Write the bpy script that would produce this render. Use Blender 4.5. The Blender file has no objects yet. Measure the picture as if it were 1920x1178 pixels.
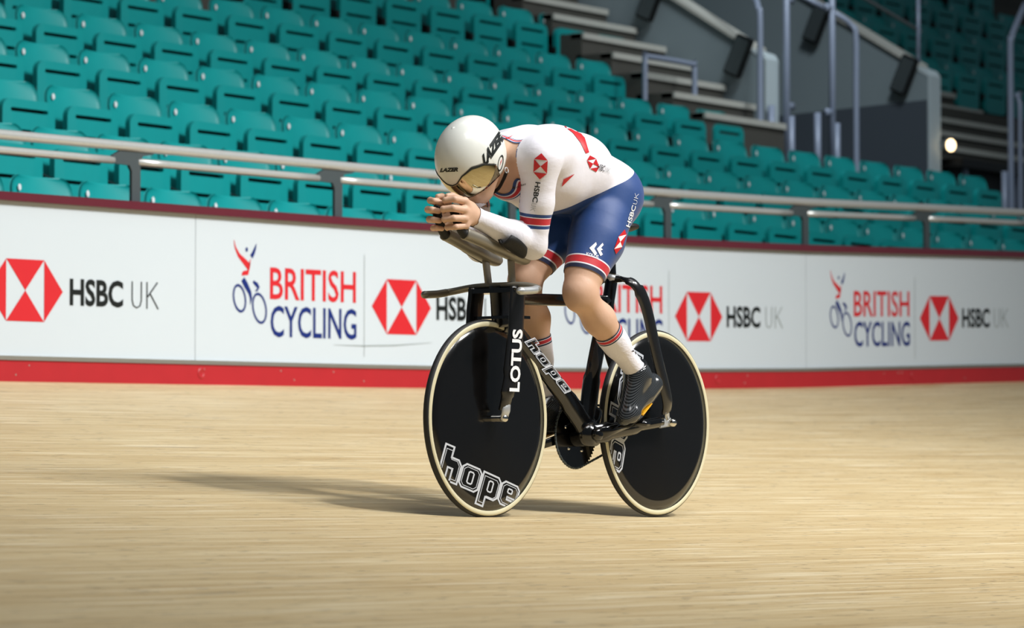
import bpy, bmesh, math, random
import numpy as np
from mathutils import Vector, Matrix
from mathutils.bvhtree import BVHTree
random.seed(7); rng = np.random.default_rng(7)
SC = bpy.context.scene
COL = SC.collection

# ------------------------------------------------------------------ camera
# World: X runs along the barrier wall (behind the rider), Y points from infield to stands, Z up.
FPX = 7260.0                                  # focal length in pixels of the 1920 px frame
AZ = math.radians(35.0); PITCH = math.atan(343.0 / FPX)
CAM = np.array([0.0, 0.0, 0.07])
cam_d = bpy.data.cameras.new('camera'); cam = bpy.data.objects.new('camera', cam_d); COL.objects.link(cam)
cam_d.sensor_width = 36.0; cam_d.lens = FPX / 1920.0 * 36.0
cam_d.clip_start = 0.5; cam_d.clip_end = 200
cam.location = CAM
cam.rotation_euler = (math.pi / 2 + PITCH, 0, AZ - math.pi / 2)
cam_d.dof.use_dof = True; cam_d.dof.focus_distance = 13.3; cam_d.dof.aperture_fstop = 4.6
SC.camera = cam

# ------------------------------------------------------------------ world, lamps, exposure
wd = bpy.data.worlds.new('hall'); SC.world = wd; wd.use_nodes = True
wd.node_tree.nodes['Background'].inputs[0].default_value = (0.72, 0.88, 1.0, 1)
wd.node_tree.nodes['Background'].inputs[1].default_value = 0.11
def area(name, loc, target, size, power, color=(1, 1, 1), sizey=None, spread=180):
    l = bpy.data.lights.new(name, 'AREA'); l.energy = power; l.color = color; l.size = size
    if sizey: l.shape = 'RECTANGLE'; l.size_y = sizey
    l.spread = math.radians(spread)
    o = bpy.data.objects.new(name, l); COL.objects.link(o); o.location = loc
    o.rotation_euler = (Vector(target) - Vector(loc)).to_track_quat('-Z', 'Y').to_euler()
    return o
area('floodlight', (12.6, -1.6, 11.5), (11.3, 7.9, 0.3), 1.3, 400, (1, .985, .96), spread=90)
area('floodlight', (17.5, -2.0, 10.5), (16.4, 10.6, 1.1), 3.0, 470, (1, .995, .99), spread=70)
area('floodlight', (8.0, 3.0, 10.0), (10.5, 8.5, 0.5), 4.0, 100, (1, .99, .97), spread=90)
area('floodlight', (13.0, 7.2, 11.0), (13.0, 8.0, 0.0), 3.0, 120, (1, .99, .97), sizey=10, spread=100)
area('stand_fill_light', (22.5, 11.5, 9.0), (26.3, 15.6, 3.0), 2.0, 52, (.9, .97, 1), spread=60)  # added fill lamp to brighten the dim walls at upper right
SC.view_settings.view_transform = 'Standard'; SC.view_settings.look = 'None'
SC.view_settings.gamma = 1.0; SC.view_settings.use_curve_mapping = False
SC.view_settings.exposure = -0.15

# ------------------------------------------------------------------ measuring helpers (pixel -> ray)
FH = np.array([math.cos(AZ), math.sin(AZ), 0]); RT = np.array([math.sin(AZ), -math.cos(AZ), 0]); ZU = np.array([0, 0, 1.0])
FW = FH * math.cos(PITCH) + ZU * math.sin(PITCH); UP = -FH * math.sin(PITCH) + ZU * math.cos(PITCH)
def ray(px, py): return FW + RT * (px - 960) / FPX + UP * (589 - py) / FPX
def proj(p):
    v = np.asarray(p, float) - CAM; w = v @ FW
    return 960 + FPX * (v @ RT) / w, 589 - FPX * (v @ UP) / w
def on_y(px, py, Y):
    d = ray(px, py); return CAM + d * (Y - CAM[1]) / d[1]
HEAD = math.radians(177.9108)
BORG = np.array([11.6465, 7.5312, 0.0])            # rear wheel contact point = origin of the bicycle frame
BF = np.array([math.cos(HEAD), math.sin(HEAD), 0]); BL = np.array([-math.sin(HEAD), math.cos(HEAD), 0])
def to_local(p): v = np.asarray(p) - BORG; return np.array([v @ BF, v @ BL, v[2]])
CAML = to_local(CAM)
def rayl(px, py): d = ray(px, py); return np.array([d @ BF, d @ BL, d[2]])
def P(px, py, yl):
    d = rayl(px, py); return CAML + d * (yl - CAML[1]) / d[1]

# ------------------------------------------------------------------ materials
def new_mat(name):
    m = bpy.data.materials.new(name); m.use_nodes = True
    nt = m.node_tree; return m, nt, nt.nodes['Principled BSDF']
def srgb(h):
    h = h.lstrip('#'); c = [int(h[i:i + 2], 16) / 255 for i in (0, 2, 4)]
    return tuple((x / 12.92 if x <= .04045 else ((x + .055) / 1.055) ** 2.4) for x in c) + (1,)
def node(nt, t, **kw):
    n = nt.nodes.new(t)
    for k, v in kw.items(): setattr(n, k, v)
    return n
def plain(name, col, rough=.5, metal=0, noise=0, nscale=20, bump=0, bscale=200, spec=None, coat=0):
    m, nt, b = new_mat(name); c = srgb(col) if isinstance(col, str) else tuple(col) + (1,)
    b.inputs['Base Color'].default_value = c; b.inputs['Roughness'].default_value = rough; b.inputs['Metallic'].default_value = metal
    if spec is not None: b.inputs['Specular IOR Level'].default_value = spec
    if coat: b.inputs['Coat Weight'].default_value = coat; b.inputs['Coat Roughness'].default_value = .08
    tc = node(nt, 'ShaderNodeTexCoord')
    if noise:
        n = node(nt, 'ShaderNodeTexNoise'); n.inputs['Scale'].default_value = nscale; n.inputs['Detail'].default_value = 4
        nt.links.new(tc.outputs['Object'], n.inputs['Vector'])
        mx = node(nt, 'ShaderNodeMix', data_type='RGBA')
        mx.inputs[6].default_value = tuple(x * (1 - noise) for x in c[:3]) + (1,); mx.inputs[7].default_value = tuple(min(1, x * (1 + noise)) for x in c[:3]) + (1,)
        nt.links.new(n.outputs['Fac'], mx.inputs[0]); nt.links.new(mx.outputs[2], b.inputs['Base Color'])
    if bump:
        n2 = node(nt, 'ShaderNodeTexNoise'); n2.inputs['Scale'].default_value = bscale; n2.inputs['Detail'].default_value = 3
        nt.links.new(tc.outputs['Object'], n2.inputs['Vector'])
        bp = node(nt, 'ShaderNodeBump'); bp.inputs['Strength'].default_value = bump; bp.inputs['Distance'].default_value = .004
        nt.links.new(n2.outputs['Fac'], bp.inputs['Height']); nt.links.new(bp.outputs['Normal'], b.inputs['Normal'])
    return m
def carbon(name, base='#060607', hi='#1d1d1f', scale=260, rough=.28, rot=(0, 0, .8)):
    m, nt, b = new_mat(name); tc = node(nt, 'ShaderNodeTexCoord'); mp = node(nt, 'ShaderNodeMapping')
    mp.inputs['Rotation'].default_value = rot
    w = node(nt, 'ShaderNodeTexWave'); w.inputs['Scale'].default_value = scale; w.inputs['Distortion'].default_value = .4
    w.bands_direction = 'DIAGONAL'
    r = node(nt, 'ShaderNodeMix', data_type='RGBA'); r.inputs[6].default_value = srgb(base); r.inputs[7].default_value = srgb(hi)
    nt.links.new(tc.outputs['Object'], mp.inputs['Vector']); nt.links.new(mp.outputs['Vector'], w.inputs['Vector'])
    nt.links.new(w.outputs['Fac'], r.inputs[0]); nt.links.new(r.outputs[2], b.inputs['Base Color'])
    b.inputs['Roughness'].default_value = rough; b.inputs['Coat Weight'].default_value = .5; b.inputs['Coat Roughness'].default_value = .1
    return m
def banded(name, planes, rough=.55, bump=.12, bscale=(60, 60, 60), sheen=.15):
    """planes: list of (point, normal, [(signed distance from, colour), ...]); later entries override where their distance >= first stop."""
    m, nt, b = new_mat(name); tc = node(nt, 'ShaderNodeTexCoord'); prev = None
    for (p, n, stops) in planes:
        n = np.array(n, float); n /= np.linalg.norm(n)
        dp = node(nt, 'ShaderNodeVectorMath', operation='DOT_PRODUCT'); dp.inputs[1].default_value = tuple(n)
        nt.links.new(tc.outputs['Object'], dp.inputs[0])
        c0 = float(n @ np.array(p)); last = None
        for (s, colr) in stops:
            gt = node(nt, 'ShaderNodeMath', operation='GREATER_THAN'); gt.inputs[1].default_value = c0 + s
            nt.links.new(dp.outputs['Value'], gt.inputs[0])
            mx = node(nt, 'ShaderNodeMix', data_type='RGBA')
            nt.links.new(gt.outputs[0], mx.inputs[0])
            if prev is None: mx.inputs[6].default_value = srgb(colr)
            else: nt.links.new(prev, mx.inputs[6])
            mx.inputs[7].default_value = srgb(colr); prev = mx.outputs[2]
    nt.links.new(prev, b.inputs['Base Color']); b.inputs['Roughness'].default_value = rough
    b.inputs['Sheen Weight'].default_value = sheen
    mp = node(nt, 'ShaderNodeMapping'); mp.inputs['Scale'].default_value = bscale
    nz = node(nt, 'ShaderNodeTexNoise'); nz.inputs['Scale'].default_value = 1.0; nz.inputs['Detail'].default_value = 3
    nt.links.new(tc.outputs['Object'], mp.inputs['Vector']); nt.links.new(mp.outputs['Vector'], nz.inputs['Vector'])
    bp = node(nt, 'ShaderNodeBump'); bp.inputs['Strength'].default_value = bump; bp.inputs['Distance'].default_value = .01
    nt.links.new(nz.outputs['Fac'], bp.inputs['Height']); nt.links.new(bp.outputs['Normal'], b.inputs['Normal'])
    return m
def wood_track():
    m, nt, b = new_mat('pine_track'); L = nt.links.new
    tc = node(nt, 'ShaderNodeTexCoord'); sep = node(nt, 'ShaderNodeSeparateXYZ'); L(tc.outputs['Object'], sep.inputs[0])
    def math_(op, a, bb=None):
        n = node(nt, 'ShaderNodeMath', operation=op)
        if hasattr(a, 'links'): L(a, n.inputs[0])
        else: n.inputs[0].default_value = a
        if bb is not None:
            if hasattr(bb, 'links'): L(bb, n.inputs[1])
            else: n.inputs[1].default_value = bb
        return n.outputs[0]
    row = math_('DIVIDE', sep.outputs['Y'], .042); rowi = math_('FLOOR', row)
    wn = node(nt, 'ShaderNodeTexWhiteNoise', noise_dimensions='1D'); L(rowi, wn.inputs['W'])
    off = math_('MULTIPLY', wn.outputs['Value'], 5.0); xs = math_('DIVIDE', math_('ADD', sep.outputs['X'], off), 3.2); xi = math_('FLOOR', xs)
    cmb = node(nt, 'ShaderNodeCombineXYZ'); L(rowi, cmb.inputs[0]); L(xi, cmb.inputs[1])
    wn2 = node(nt, 'ShaderNodeTexWhiteNoise', noise_dimensions='2D'); L(cmb.outputs[0], wn2.inputs['Vector'])
    def stretched(sx, sy, det, w=0):
        mp = node(nt, 'ShaderNodeMapping'); mp.inputs['Scale'].default_value = (sx, sy, 1); mp.inputs['Location'].default_value = (w, w, 0)
        L(tc.outputs['Object'], mp.inputs['Vector']); n = node(nt, 'ShaderNodeTexNoise'); n.inputs['Scale'].default_value = 1; n.inputs['Detail'].default_value = det
        L(mp.outputs['Vector'], n.inputs['Vector']); return n.outputs['Fac']
    grain = stretched(2.2, 60, 6); big = stretched(.5, 2.6, 3, 7); fleck = stretched(9, 75, 2, 3); scuff = stretched(1.4, 9, 5, 11)
    r1 = node(nt, 'ShaderNodeValToRGB'); L(wn2.outputs['Value'], r1.inputs[0])
    r1.color_ramp.elements[0].color = srgb('#c4af86'); r1.color_ramp.elements[1].color = srgb('#d5c39b')
    def mix(fac, a, colr, mode='MIX'):
        x = node(nt, 'ShaderNodeMix', data_type='RGBA', blend_type=mode); L(fac, x.inputs[0]); L(a, x.inputs[6]); x.inputs[7].default_value = srgb(colr); return x.outputs[2]
    def ramp(v, a, bb, lo=0., hi=1.):
        x = node(nt, 'ShaderNodeMapRange'); L(v, x.inputs[0]); x.inputs[1].default_value = a; x.inputs[2].default_value = bb; x.inputs[3].default_value = lo; x.inputs[4].default_value = hi; return x.outputs[0]
    c = r1.outputs[0]
    c = mix(ramp(grain, .38, .72, 0, .7), c, '#b0935f')
    c = mix(ramp(big, .45, .75, 0, .4), c, '#ccb588')
    c = mix(ramp(fleck, .635, .70, 0, .7), c, '#5f574a')
    c = mix(ramp(stretched(1.1, 26, 3, 21), .56, .70, 0, .6), c, '#e6dabb')
    c = mix(ramp(stretched(.9, 22, 3, 31), .58, .72, 0, .5), c, '#a98d60')
    c = mix(ramp(scuff, .66, .76, 0, .35), c, '#857a66')
    gap = math_('FRACT', row); g2 = math_('GREATER_THAN', gap, .955)
    c = mix(math_('MULTIPLY', g2, .35), c, '#7d684a')
    L(c, b.inputs['Base Color']); b.inputs['Roughness'].default_value = .52; b.inputs['Specular IOR Level'].default_value = .3
    bp = node(nt, 'ShaderNodeBump'); bp.inputs['Strength'].default_value = .15; bp.inputs['Distance'].default_value = .002; L(grain, bp.inputs['Height']); L(bp.outputs[0], b.inputs['Normal'])
    return m
M = dict(
    track=wood_track(), panel=plain('white_board', '#c6d0d6', .45, noise=.015, nscale=1.5), red=plain('red_paint', '#ad2028', .45, noise=.1, nscale=6, bump=.1, bscale=30),
    cap=plain('maroon_cap', '#5f2530', .3, noise=.05), steel=plain('brushed_steel', '#c9ccca', .33, .45, noise=.06, nscale=40), alu=plain('aluminium_strip', '#b9b7ad', .4, .8, noise=.05),
    plate=plain('grey_plate', '#4c5558', .5, .3, noise=.08), teal=plain('teal_plastic', '#009292', .45, noise=.06, nscale=9, bump=.05, bscale=90), black=plain('black_plastic', '#0a0c0d', .5, noise=.1),
    tag=plain('white_tag', '#dfe3e6', .5, noise=.03), concrete=plain('dark_concrete', '#4b4a45', .85, noise=.2, nscale=4, bump=.3, bscale=30), nosing=plain('pale_nosing', '#b8b9b2', .7, noise=.1),
    grey=plain('grey_wall_paint', '#7f8d93', .7, noise=.05, nscale=2), dgrey=plain('slate_wall_paint', '#444d57', .7, noise=.06, nscale=2), pale=plain('lit_wall_end', '#bccad0', .6, noise=.04),
    rail=plain('satin_rail', '#919db4', .4, .1, noise=.05), p_red=plain('print_red', '#cb222a', .45, noise=.02), p_blue=plain('print_blue', '#08256f', .45, noise=.02), p_black=plain('print_black', '#0c1312', .45, noise=.02),
    p_white=plain('print_white', '#f2f3f5', .45, noise=.02), p_grey=plain('print_grey', '#8f9896', .5, noise=.02), p_silver=plain('print_silver', '#c9ced6', .35, noise=.02),
    skin=plain('skin', '#d8b095', .5, noise=.10, nscale=14, bump=.15, bscale=60), frame=plain('gloss_black_carbon', '#070708', .16, noise=.1, coat=.6), weave=carbon('carbon_weave'),
    disc=plain('disc_carbon', '#0d0c0c', .17, noise=.15, nscale=5, coat=.5), tyre=plain('tyre_rubber', '#17181a', .6, noise=.1), cream=plain('cream_sidewall', '#d6cfae', .55, noise=.06),
    ti=plain('titanium_grey', '#8d887c', .42, .5, noise=.08, nscale=12), tisilver=plain('bead_blasted_silver', '#c2c5c6', .38, .55, noise=.05), chrome=plain('chrome', '#d8d6d0', .12, 1, noise=.02),
    rubber=plain('grip_rubber', '#08090a', .6, noise=.1, bump=.3, bscale=400), helmet=plain('helmet_white', '#e6e8e2', .35, noise=.02, coat=.3), mirror=plain('gold_mirror_visor', '#b3a888', .06, 1, noise=.06, nscale=7),
    shoe=carbon('carbon_shoe', '#060708', '#4a4e52', 80, .16, (.6, .2, .9)), yellow=plain('yellow_sole', '#e0a010', .5, noise=.05), oval=plain('pale_grey', '#d4d7da', .5, noise=.03))

# ------------------------------------------------------------------ mesh helpers
def mk(name, verts, faces, mat, parent=None, smooth=False, mats=None, midx=None):
    me = bpy.data.meshes.new(name); me.from_pydata([tuple(map(float, v)) for v in verts], [], [tuple(map(int, f)) for f in faces])
    for mm in (mats or [mat]): me.materials.append(mm)
    if midx is not None: me.polygons.foreach_set('material_index', np.asarray(midx, dtype=np.int32))
    if smooth: me.polygons.foreach_set('use_smooth', [True] * len(me.polygons))
    me.update(); o = bpy.data.objects.new(name, me); COL.objects.link(o)
    if parent: o.parent = parent
    return o
def empty(name, loc=(0, 0, 0), rz=0, parent=None):
    o = bpy.data.objects.new(name, None); COL.objects.link(o); o.location = loc; o.rotation_euler = (0, 0, rz); o.empty_display_size = .1
    if parent: o.parent = parent
    return o
def tag(o, label=None, cat=None, group=None, kind=None):
    if label: o['label'] = label
    if cat: o['category'] = cat
    if group: o['group'] = group
    if kind: o['kind'] = kind
    return o
def boxvf(lo, hi):
    (a, b, c), (d, e, f) = lo, hi
    v = [(a, b, c), (d, b, c), (d, e, c), (a, e, c), (a, b, f), (d, b, f), (d, e, f), (a, e, f)]
    return v, [(0, 3, 2, 1), (4, 5, 6, 7), (0, 1, 5, 4), (1, 2, 6, 5), (2, 3, 7, 6), (3, 0, 4, 7)]
def box(name, lo, hi, mat, parent=None, bevel=0):
    v, f = boxvf(lo, hi); o = mk(name, v, f, mat, parent)
    if bevel:
        bm = bmesh.new(); bm.from_mesh(o.data); bmesh.ops.bevel(bm, geom=bm.edges[:], offset=bevel, segments=2, affect='EDGES'); bm.to_mesh(o.data); bm.free()
    return o
def frames(path):
    p = np.array(path, float); t = np.gradient(p, axis=0); t /= np.linalg.norm(t, axis=1)[:, None]; return p, t
def sweepvf(path, hn, hs, n=14, side=None, power=2.0, cap=True):
    """tube along path; hs half width along the side axis, hn half width across it; both may be lists"""
    p, t = frames(path); k = len(p); hn = np.broadcast_to(hn, k); hs = np.broadcast_to(hs, k); V = []; F = []
    for i in range(k):
        s = np.array(side if side is not None else ((0, 0, 1) if abs(t[i][2]) < .9 else (1, 0, 0)), float)
        s = s - t[i] * (s @ t[i]); s /= np.linalg.norm(s); q = np.cross(t[i], s)
        for j in range(n):
            a = 2 * math.pi * j / n; c, d = math.cos(a), math.sin(a)
            c = math.copysign(abs(c) ** (2 / power), c); d = math.copysign(abs(d) ** (2 / power), d)
            V.append(p[i] + s * hs[i] * c + q * hn[i] * d)
    for i in range(k - 1):
        for j in range(n): F.append((i * n + j, i * n + (j + 1) % n, (i + 1) * n + (j + 1) % n, (i + 1) * n + j))
    if cap: F.append(tuple(range(n - 1, -1, -1))); F.append(tuple((k - 1) * n + j for j in range(n)))
    return V, F
def sweep(name, path, hn, hs, mat, parent=None, n=14, side=None, power=2.0, smooth=True):
    V, F = sweepvf(path, hn, hs, n, side, power); o = mk(name, V, F, mat, parent, smooth)
    return o
def spline(pts, m=8):
    p = np.array(pts, float); q = np.vstack([2 * p[0] - p[1], p, 2 * p[-1] - p[-2]]); out = []
    for i in range(1, len(q) - 2):
        for s in range(m):
            t = s / m; a, b, c, d = q[i - 1], q[i], q[i + 1], q[i + 2]
            out.append(.5 * (2 * b + (c - a) * t + (2 * a - 5 * b + 4 * c - d) * t * t + (3 * b - a - 3 * c + d) * t ** 3))
    out.append(p[-1]); return np.array(out)
def lathey(prof, cx, cz, n=96):
    """profile of (r, y) turned about the y axis through (cx, cz)"""
    V = []; F = []; k = len(prof)
    for j in range(n):
        a = 2 * math.pi * j / n
        for (r, y) in prof: V.append((cx + r * math.cos(a), y, cz + r * math.sin(a)))
    for j in range(n):
        for i in range(k - 1): F.append((j * k + i, ((j + 1) % n) * k + i, ((j + 1) % n) * k + i + 1, j * k + i + 1))
    return V, F
def ellipsoid(name, c, r, mat, parent, n=20, m=12):
    V = []; F = []
    for i in range(m + 1):
        for j in range(n):
            a = math.pi * i / m; b_ = 2 * math.pi * j / n
            V.append((c[0] + r[0] * math.sin(a) * math.cos(b_), c[1] + r[1] * math.sin(a) * math.sin(b_), c[2] + r[2] * math.cos(a)))
    for i in range(m):
        for j in range(n): F.append((i * n + j, (i + 1) * n + j, (i + 1) * n + (j + 1) % n, i * n + (j + 1) % n))
    return mk(name, V, F, mat, parent, True)
def merge(*vfs):
    V = []; F = []
    for v, f in vfs:
        o = len(V); V += list(v); F += [tuple(i + o for i in g) for g in f]
    return V, F

# ------------------------------------------------------------------ lettering and print shapes as 2D triangle meshes
def text2d(s, bold=0.0, maxedge=None, xs=1.0, shear=0.0, spacing=1.0):
    c = bpy.data.curves.new('t', 'FONT'); c.body = s; c.offset = bold; c.resolution_u = 3; c.shear = shear; c.space_character = spacing
    o = bpy.data.objects.new('t', c); COL.objects.link(o); bpy.context.view_layer.update()
    me = bpy.data.meshes.new_from_object(o.evaluated_get(bpy.context.evaluated_depsgraph_get()))
    bm = bmesh.new(); bm.from_mesh(me); bmesh.ops.remove_doubles(bm, verts=bm.verts[:], dist=1e-4); bmesh.ops.triangulate(bm, faces=bm.faces[:])
    V = np.array([(v.co.x, v.co.y) for v in bm.verts]); F = [tuple(v.index for v in f.verts) for f in bm.faces]
    bm.free(); bpy.data.objects.remove(o); bpy.data.curves.remove(c); bpy.data.meshes.remove(me)
    lo = V.min(0); hi = V.max(0); V = (V - lo) / (hi - lo); return V, F       # normalised to the unit box
def refine(V, F, maxedge):
    bm = bmesh.new(); vs = [bm.verts.new((x, y, 0)) for x, y in V]
    for f in F:
        try: bm.faces.new([vs[i] for i in f])
        except ValueError: pass
    bmesh.ops.triangulate(bm, faces=bm.faces[:])
    for _ in range(6):
        es = [e for e in bm.edges if e.calc_length() > maxedge]
        if not es: break
        bmesh.ops.subdivide_edges(bm, edges=es, cuts=1); bmesh.ops.triangulate(bm, faces=[f for f in bm.faces if len(f.verts) > 3])
    bm.verts.index_update(); out = np.array([(v.co.x, v.co.y) for v in bm.verts]), [tuple(v.index for v in f.verts) for f in bm.faces]; bm.free(); return out
def ribbon(pts, w, closed=True):
    p = np.array(pts, float); n = len(p); V = []; F = []
    for i in range(n):
        a = p[i - 1] if (closed or i > 0) else p[i]; b = p[(i + 1) % n] if (closed or i < n - 1) else p[i]
        d1 = p[i] - a; d2 = b - p[i]; d1 = d1 / (np.linalg.norm(d1) + 1e-9); d2 = d2 / (np.linalg.norm(d2) + 1e-9)
        t = d1 + d2; t /= np.linalg.norm(t) + 1e-9; nn = np.array([-t[1], t[0]]); k = 1 / max(.45, abs(nn @ np.array([-d2[1], d2[0]])) if np.linalg.norm(d2) > .5 else 1)
        V += [p[i] - nn * w / 2 * k, p[i] + nn * w / 2 * k]
    for i in range(n if closed else n - 1):
        j = (i + 1) % n; F.append((2 * i, 2 * j, 2 * j + 1, 2 * i + 1))
    return V, F
def poly(pts): return [tuple(p) for p in pts], [tuple(range(len(pts)))]
HEX_RED = merge(poly([(-1, 0), (-.5, -.5), (-.5, .5)]), poly([(1, 0), (.5, .5), (.5, -.5)]), poly([(-.5, .5), (0, 0), (.5, .5)]), poly([(-.5, -.5), (.5, -.5), (0, 0)]))
HEX_WHITE = merge(poly([(-.5, .5), (-.5, -.5), (0, 0)]), poly([(.5, .5), (0, 0), (.5, -.5)]))
def hope_letters():
    def rr(x0, y0, x1, y1, c): return [(x0 + c, y0), (x1 - c, y0), (x1, y0 + c), (x1, y1 - c), (x1 - c, y1), (x0 + c, y1), (x0, y1 - c), (x0, y0 + c)]
    w = .078; parts = []; sl = lambda pts, dx: [(x + dx + y * .08, y) for x, y in pts]
    h = [(0, 0), (.34, 0), (.34, .55), (.56, .55), (.56, 0), (.92, 0), (.92, .8), (.75, 1), (.40, 1), (.40, 1.45), (0, 1.45)]
    e = [(.15, 0), (.92, 0), (.92, .28), (.40, .28), (.40, .4), (.92, .4), (.92, .85), (.77, 1), (.15, 1), (0, .85), (0, .15)]
    p_ = [(0, -.42), (.36, -.42), (.36, 0), (.77, 0), (.92, .15), (.92, .85), (.77, 1), (0, 1)]
    for k, (outer, inner) in enumerate([(h, None), (rr(0, 0, .92, 1, .15), rr(.34, .25, .58, .75, .05)), (p_, rr(.36, .27, .58, .73, .05)), (e, rr(.36, .58, .58, .76, .03))]):
        dx = k * 1.0
        parts.append(ribbon(sl(outer, dx), w)); c = np.mean(outer, axis=0)
        parts.append(ribbon(sl([tuple(c + (np.array(q) - c) * .80) for q in outer], dx), w * .35))
        if inner: parts.append(ribbon(sl(inner, dx), w * .8))
    return merge(*parts)

# ------------------------------------------------------------------ TRACK, BARRIER WALL
YW = 12.2
ZBX = [4, 10, 13.3, 14.7, 16.13, 17.63, 19.26, 20.56, 22.68, 23.44, 26, 34]
ZBZ = [.52, .575, .605, .623, .642, .667, .706, .744, .825, .852, .96, 1.34]
def zb(x): return float(np.interp(x, ZBX, ZBZ))
xs = np.linspace(2, 34, 129); ys = np.concatenate([[-6.0, 1.0], np.linspace(2.6, YW + .02, 25)])
def track_z(x, y):
    s = zb(x) / (YW - 7.55); return s * (max(y, 2.6) - 7.55)
V = [(x, y, track_z(x, y)) for x in xs for y in ys]; ny = len(ys)
F = [(i * ny + j, (i + 1) * ny + j, (i + 1) * ny + j + 1, i * ny + j + 1) for i in range(len(xs) - 1) for j in range(ny - 1)]
tag(mk('floor', V, F, M['track'], smooth=True), 'pale pine board velodrome track banked up towards the barrier', kind='structure')
def wall_strip(name, x0, x1, h0, h1, y0, y1, mat, parent=None, n=60):
    X = np.linspace(x0, x1, n); V = []; F = []
    for x in X:
        z = zb(x); V += [(x, y0, z + h0), (x, y0, z + h1), (x, y1, z + h1), (x, y1, z + h0)]
    for i in range(n - 1):
        for a in range(4):
            b_ = (a + 1) % 4; F.append((i * 4 + a, i * 4 + b_, (i + 1) * 4 + b_, (i + 1) * 4 + a))
    F += [(3, 2, 1, 0), tuple((n - 1) * 4 + a for a in range(4))]
    return mk(name, V, F, mat, parent)
WX0, WX1 = 9.5, 30
tag(wall_strip('wall_back', WX0, WX1, -.3, .84, YW + .035, YW + .14, M['grey']), 'track barrier wall carrying the white advertising boards', kind='structure')
bb = tag(wall_strip('baseboard_back', WX0, WX1, -.02, .098, YW - .012, YW + .012, M['red']), 'red painted kickboard along the foot of the barrier', kind='structure')
tag(wall_strip('trim_1', WX0, WX1, .098, .118, YW - .02, YW + .012, M['alu']), 'thin aluminium strip under the white boards', kind='structure')
V1 = wall_strip('trim_2', WX0, WX1, .838, .874, YW - .035, YW + .15, M['cap'])
tag(V1, 'maroon handrail cap along the top of the barrier', kind='structure')
box0 = wall_strip('cap_lip', WX0, WX1, .858, .882, YW + .01, YW + .12, M['cap'], V1)
for px, py in [(378, 699), (1346, 713), (1712, 707)]:
    p = on_y(px, py, YW - .013); g = []
    for r_, y_ in [(.0, -.002), (.016, -.002), (.018, -.004), (.026, -.004), (.030, 0.0)]: g.append((r_, y_))
    v, f = lathey(g, 0, 0, 20); o = mk('socket_cap', v, f, M['red'], bb, True); o.location = (p[0], YW - .013, zb(p[0]) + .055)
for k in range(18):
    x = rng.uniform(13, 24); h = rng.choice([.03, .075]); v, f = lathey([(0, -.0012), (.004, -.0012), (.005, 0)], 0, 0, 6)
    o = mk('screw_head', v, f, M['alu'], bb); o.location = (x, YW - .0125, zb(x) + h)
# advertising boards
JOINT = 14.704; PLEN = 2.94; GAP = .004
def on_board(vf, x0, h0, sx, sy, mat, name, parent, dy=.0, dz=0, maxe=None):
    V, F = vf; W = []
    for q in V:
        x = x0 + q[0] * sx; W.append((x, YW - .0035 - dy, zb(x) + h0 + q[1] * sy))
    return mk(name, W, F, mat, parent)
T_HSBC = text2d('HSBC', bold=.03); T_UK = merge(ribbon([(.03, 1), (.03, .3), (.08, .1), (.2, .02), (.32, .1), (.37, .3), (.37, 1)], .045, False), ribbon([(.58, 0), (.58, 1)], .045, False), ribbon([(.60, .44), (.97, 1)], .05, False), ribbon([(.70, .56), (1.0, 0)], .05, False)); T_B = text2d('BRITISH', bold=.012); T_C = text2d('CYCLING', bold=.012)
def px_board(pts, x_ref=14.704):
    """points measured in a 4.8x enlargement at (420,430) -> offsets along board, height"""
    out = []
    for a, b_ in pts:
        p = on_y(420 + a / 4.8, 430 + b_ / 4.8, YW); out.append((p[0] - x_ref, p[2] - zb(p[0])))
    return out
def taper(pts, ws):
    p = np.array(pts, float); t = np.gradient(p, axis=0); t /= np.linalg.norm(t, axis=1)[:, None]; n = np.stack([-t[:, 1], t[:, 0]], 1); w = np.array(ws)[:, None] / 2 * .62
    a = p - n * w; b_ = p + n * w; V = []; F = []
    for i in range(len(p)): V += [tuple(a[i]), tuple(b_[i])]
    for i in range(len(p) - 1): F.append((2 * i, 2 * i + 2, 2 * i + 3, 2 * i + 1))
    return V, F
ARM_R = taper(px_board([(85, 95), (98, 165), (130, 235), (180, 290), (222, 340)]), [.004, .018, .034, .05, .06])
BODY_R = poly(px_board([(225, 290), (236, 262), (232, 330), (214, 412), (155, 418), (160, 385), (182, 372), (205, 370), (222, 335)]))
DOT_B = poly(px_board([(200 + 11 * math.cos(a), 183 + 21 * math.sin(a)) for a in np.linspace(0, 6.283, 14)[:-1]]))
ARM_B = taper(px_board([(242, 250), (262, 210), (278, 165), (287, 128)]), [.04, .034, .022, .003])
WHEEL1 = ribbon(px_board([(135 + 52 * math.cos(a) + 14 * math.sin(a), 622 + 118 * math.sin(a)) for a in np.linspace(0, 6.283, 33)[:-1]]), .013)
WHEEL2 = ribbon(px_board([(315 + 58 * math.cos(a) + 16 * math.sin(a), 712 + 130 * math.sin(a)) for a in np.linspace(0, 6.283, 33)[:-1]]), .013)
LEG_B = taper(px_board([(165, 448), (195, 505), (228, 570), (238, 620), (232, 680)]), [.05, .055, .04, .03, .004])
BAR_B = taper(px_board([(258, 470), (290, 500), (305, 522), (292, 550), (275, 556)]), [.02, .04, .035, .02, .005])
FIG = [('rider_emblem_arm', ARM_R, 'p_red'), ('rider_emblem_body', BODY_R, 'p_red'), ('rider_emblem_head', DOT_B, 'p_blue'), ('rider_emblem_arm', ARM_B, 'p_blue'), ('rider_emblem_wheel', WHEEL1, 'p_blue'), ('rider_emblem_wheel', WHEEL2, 'p_blue'), ('rider_emblem_leg', LEG_B, 'p_blue'), ('rider_emblem_bar', BAR_B, 'p_blue')]
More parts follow.
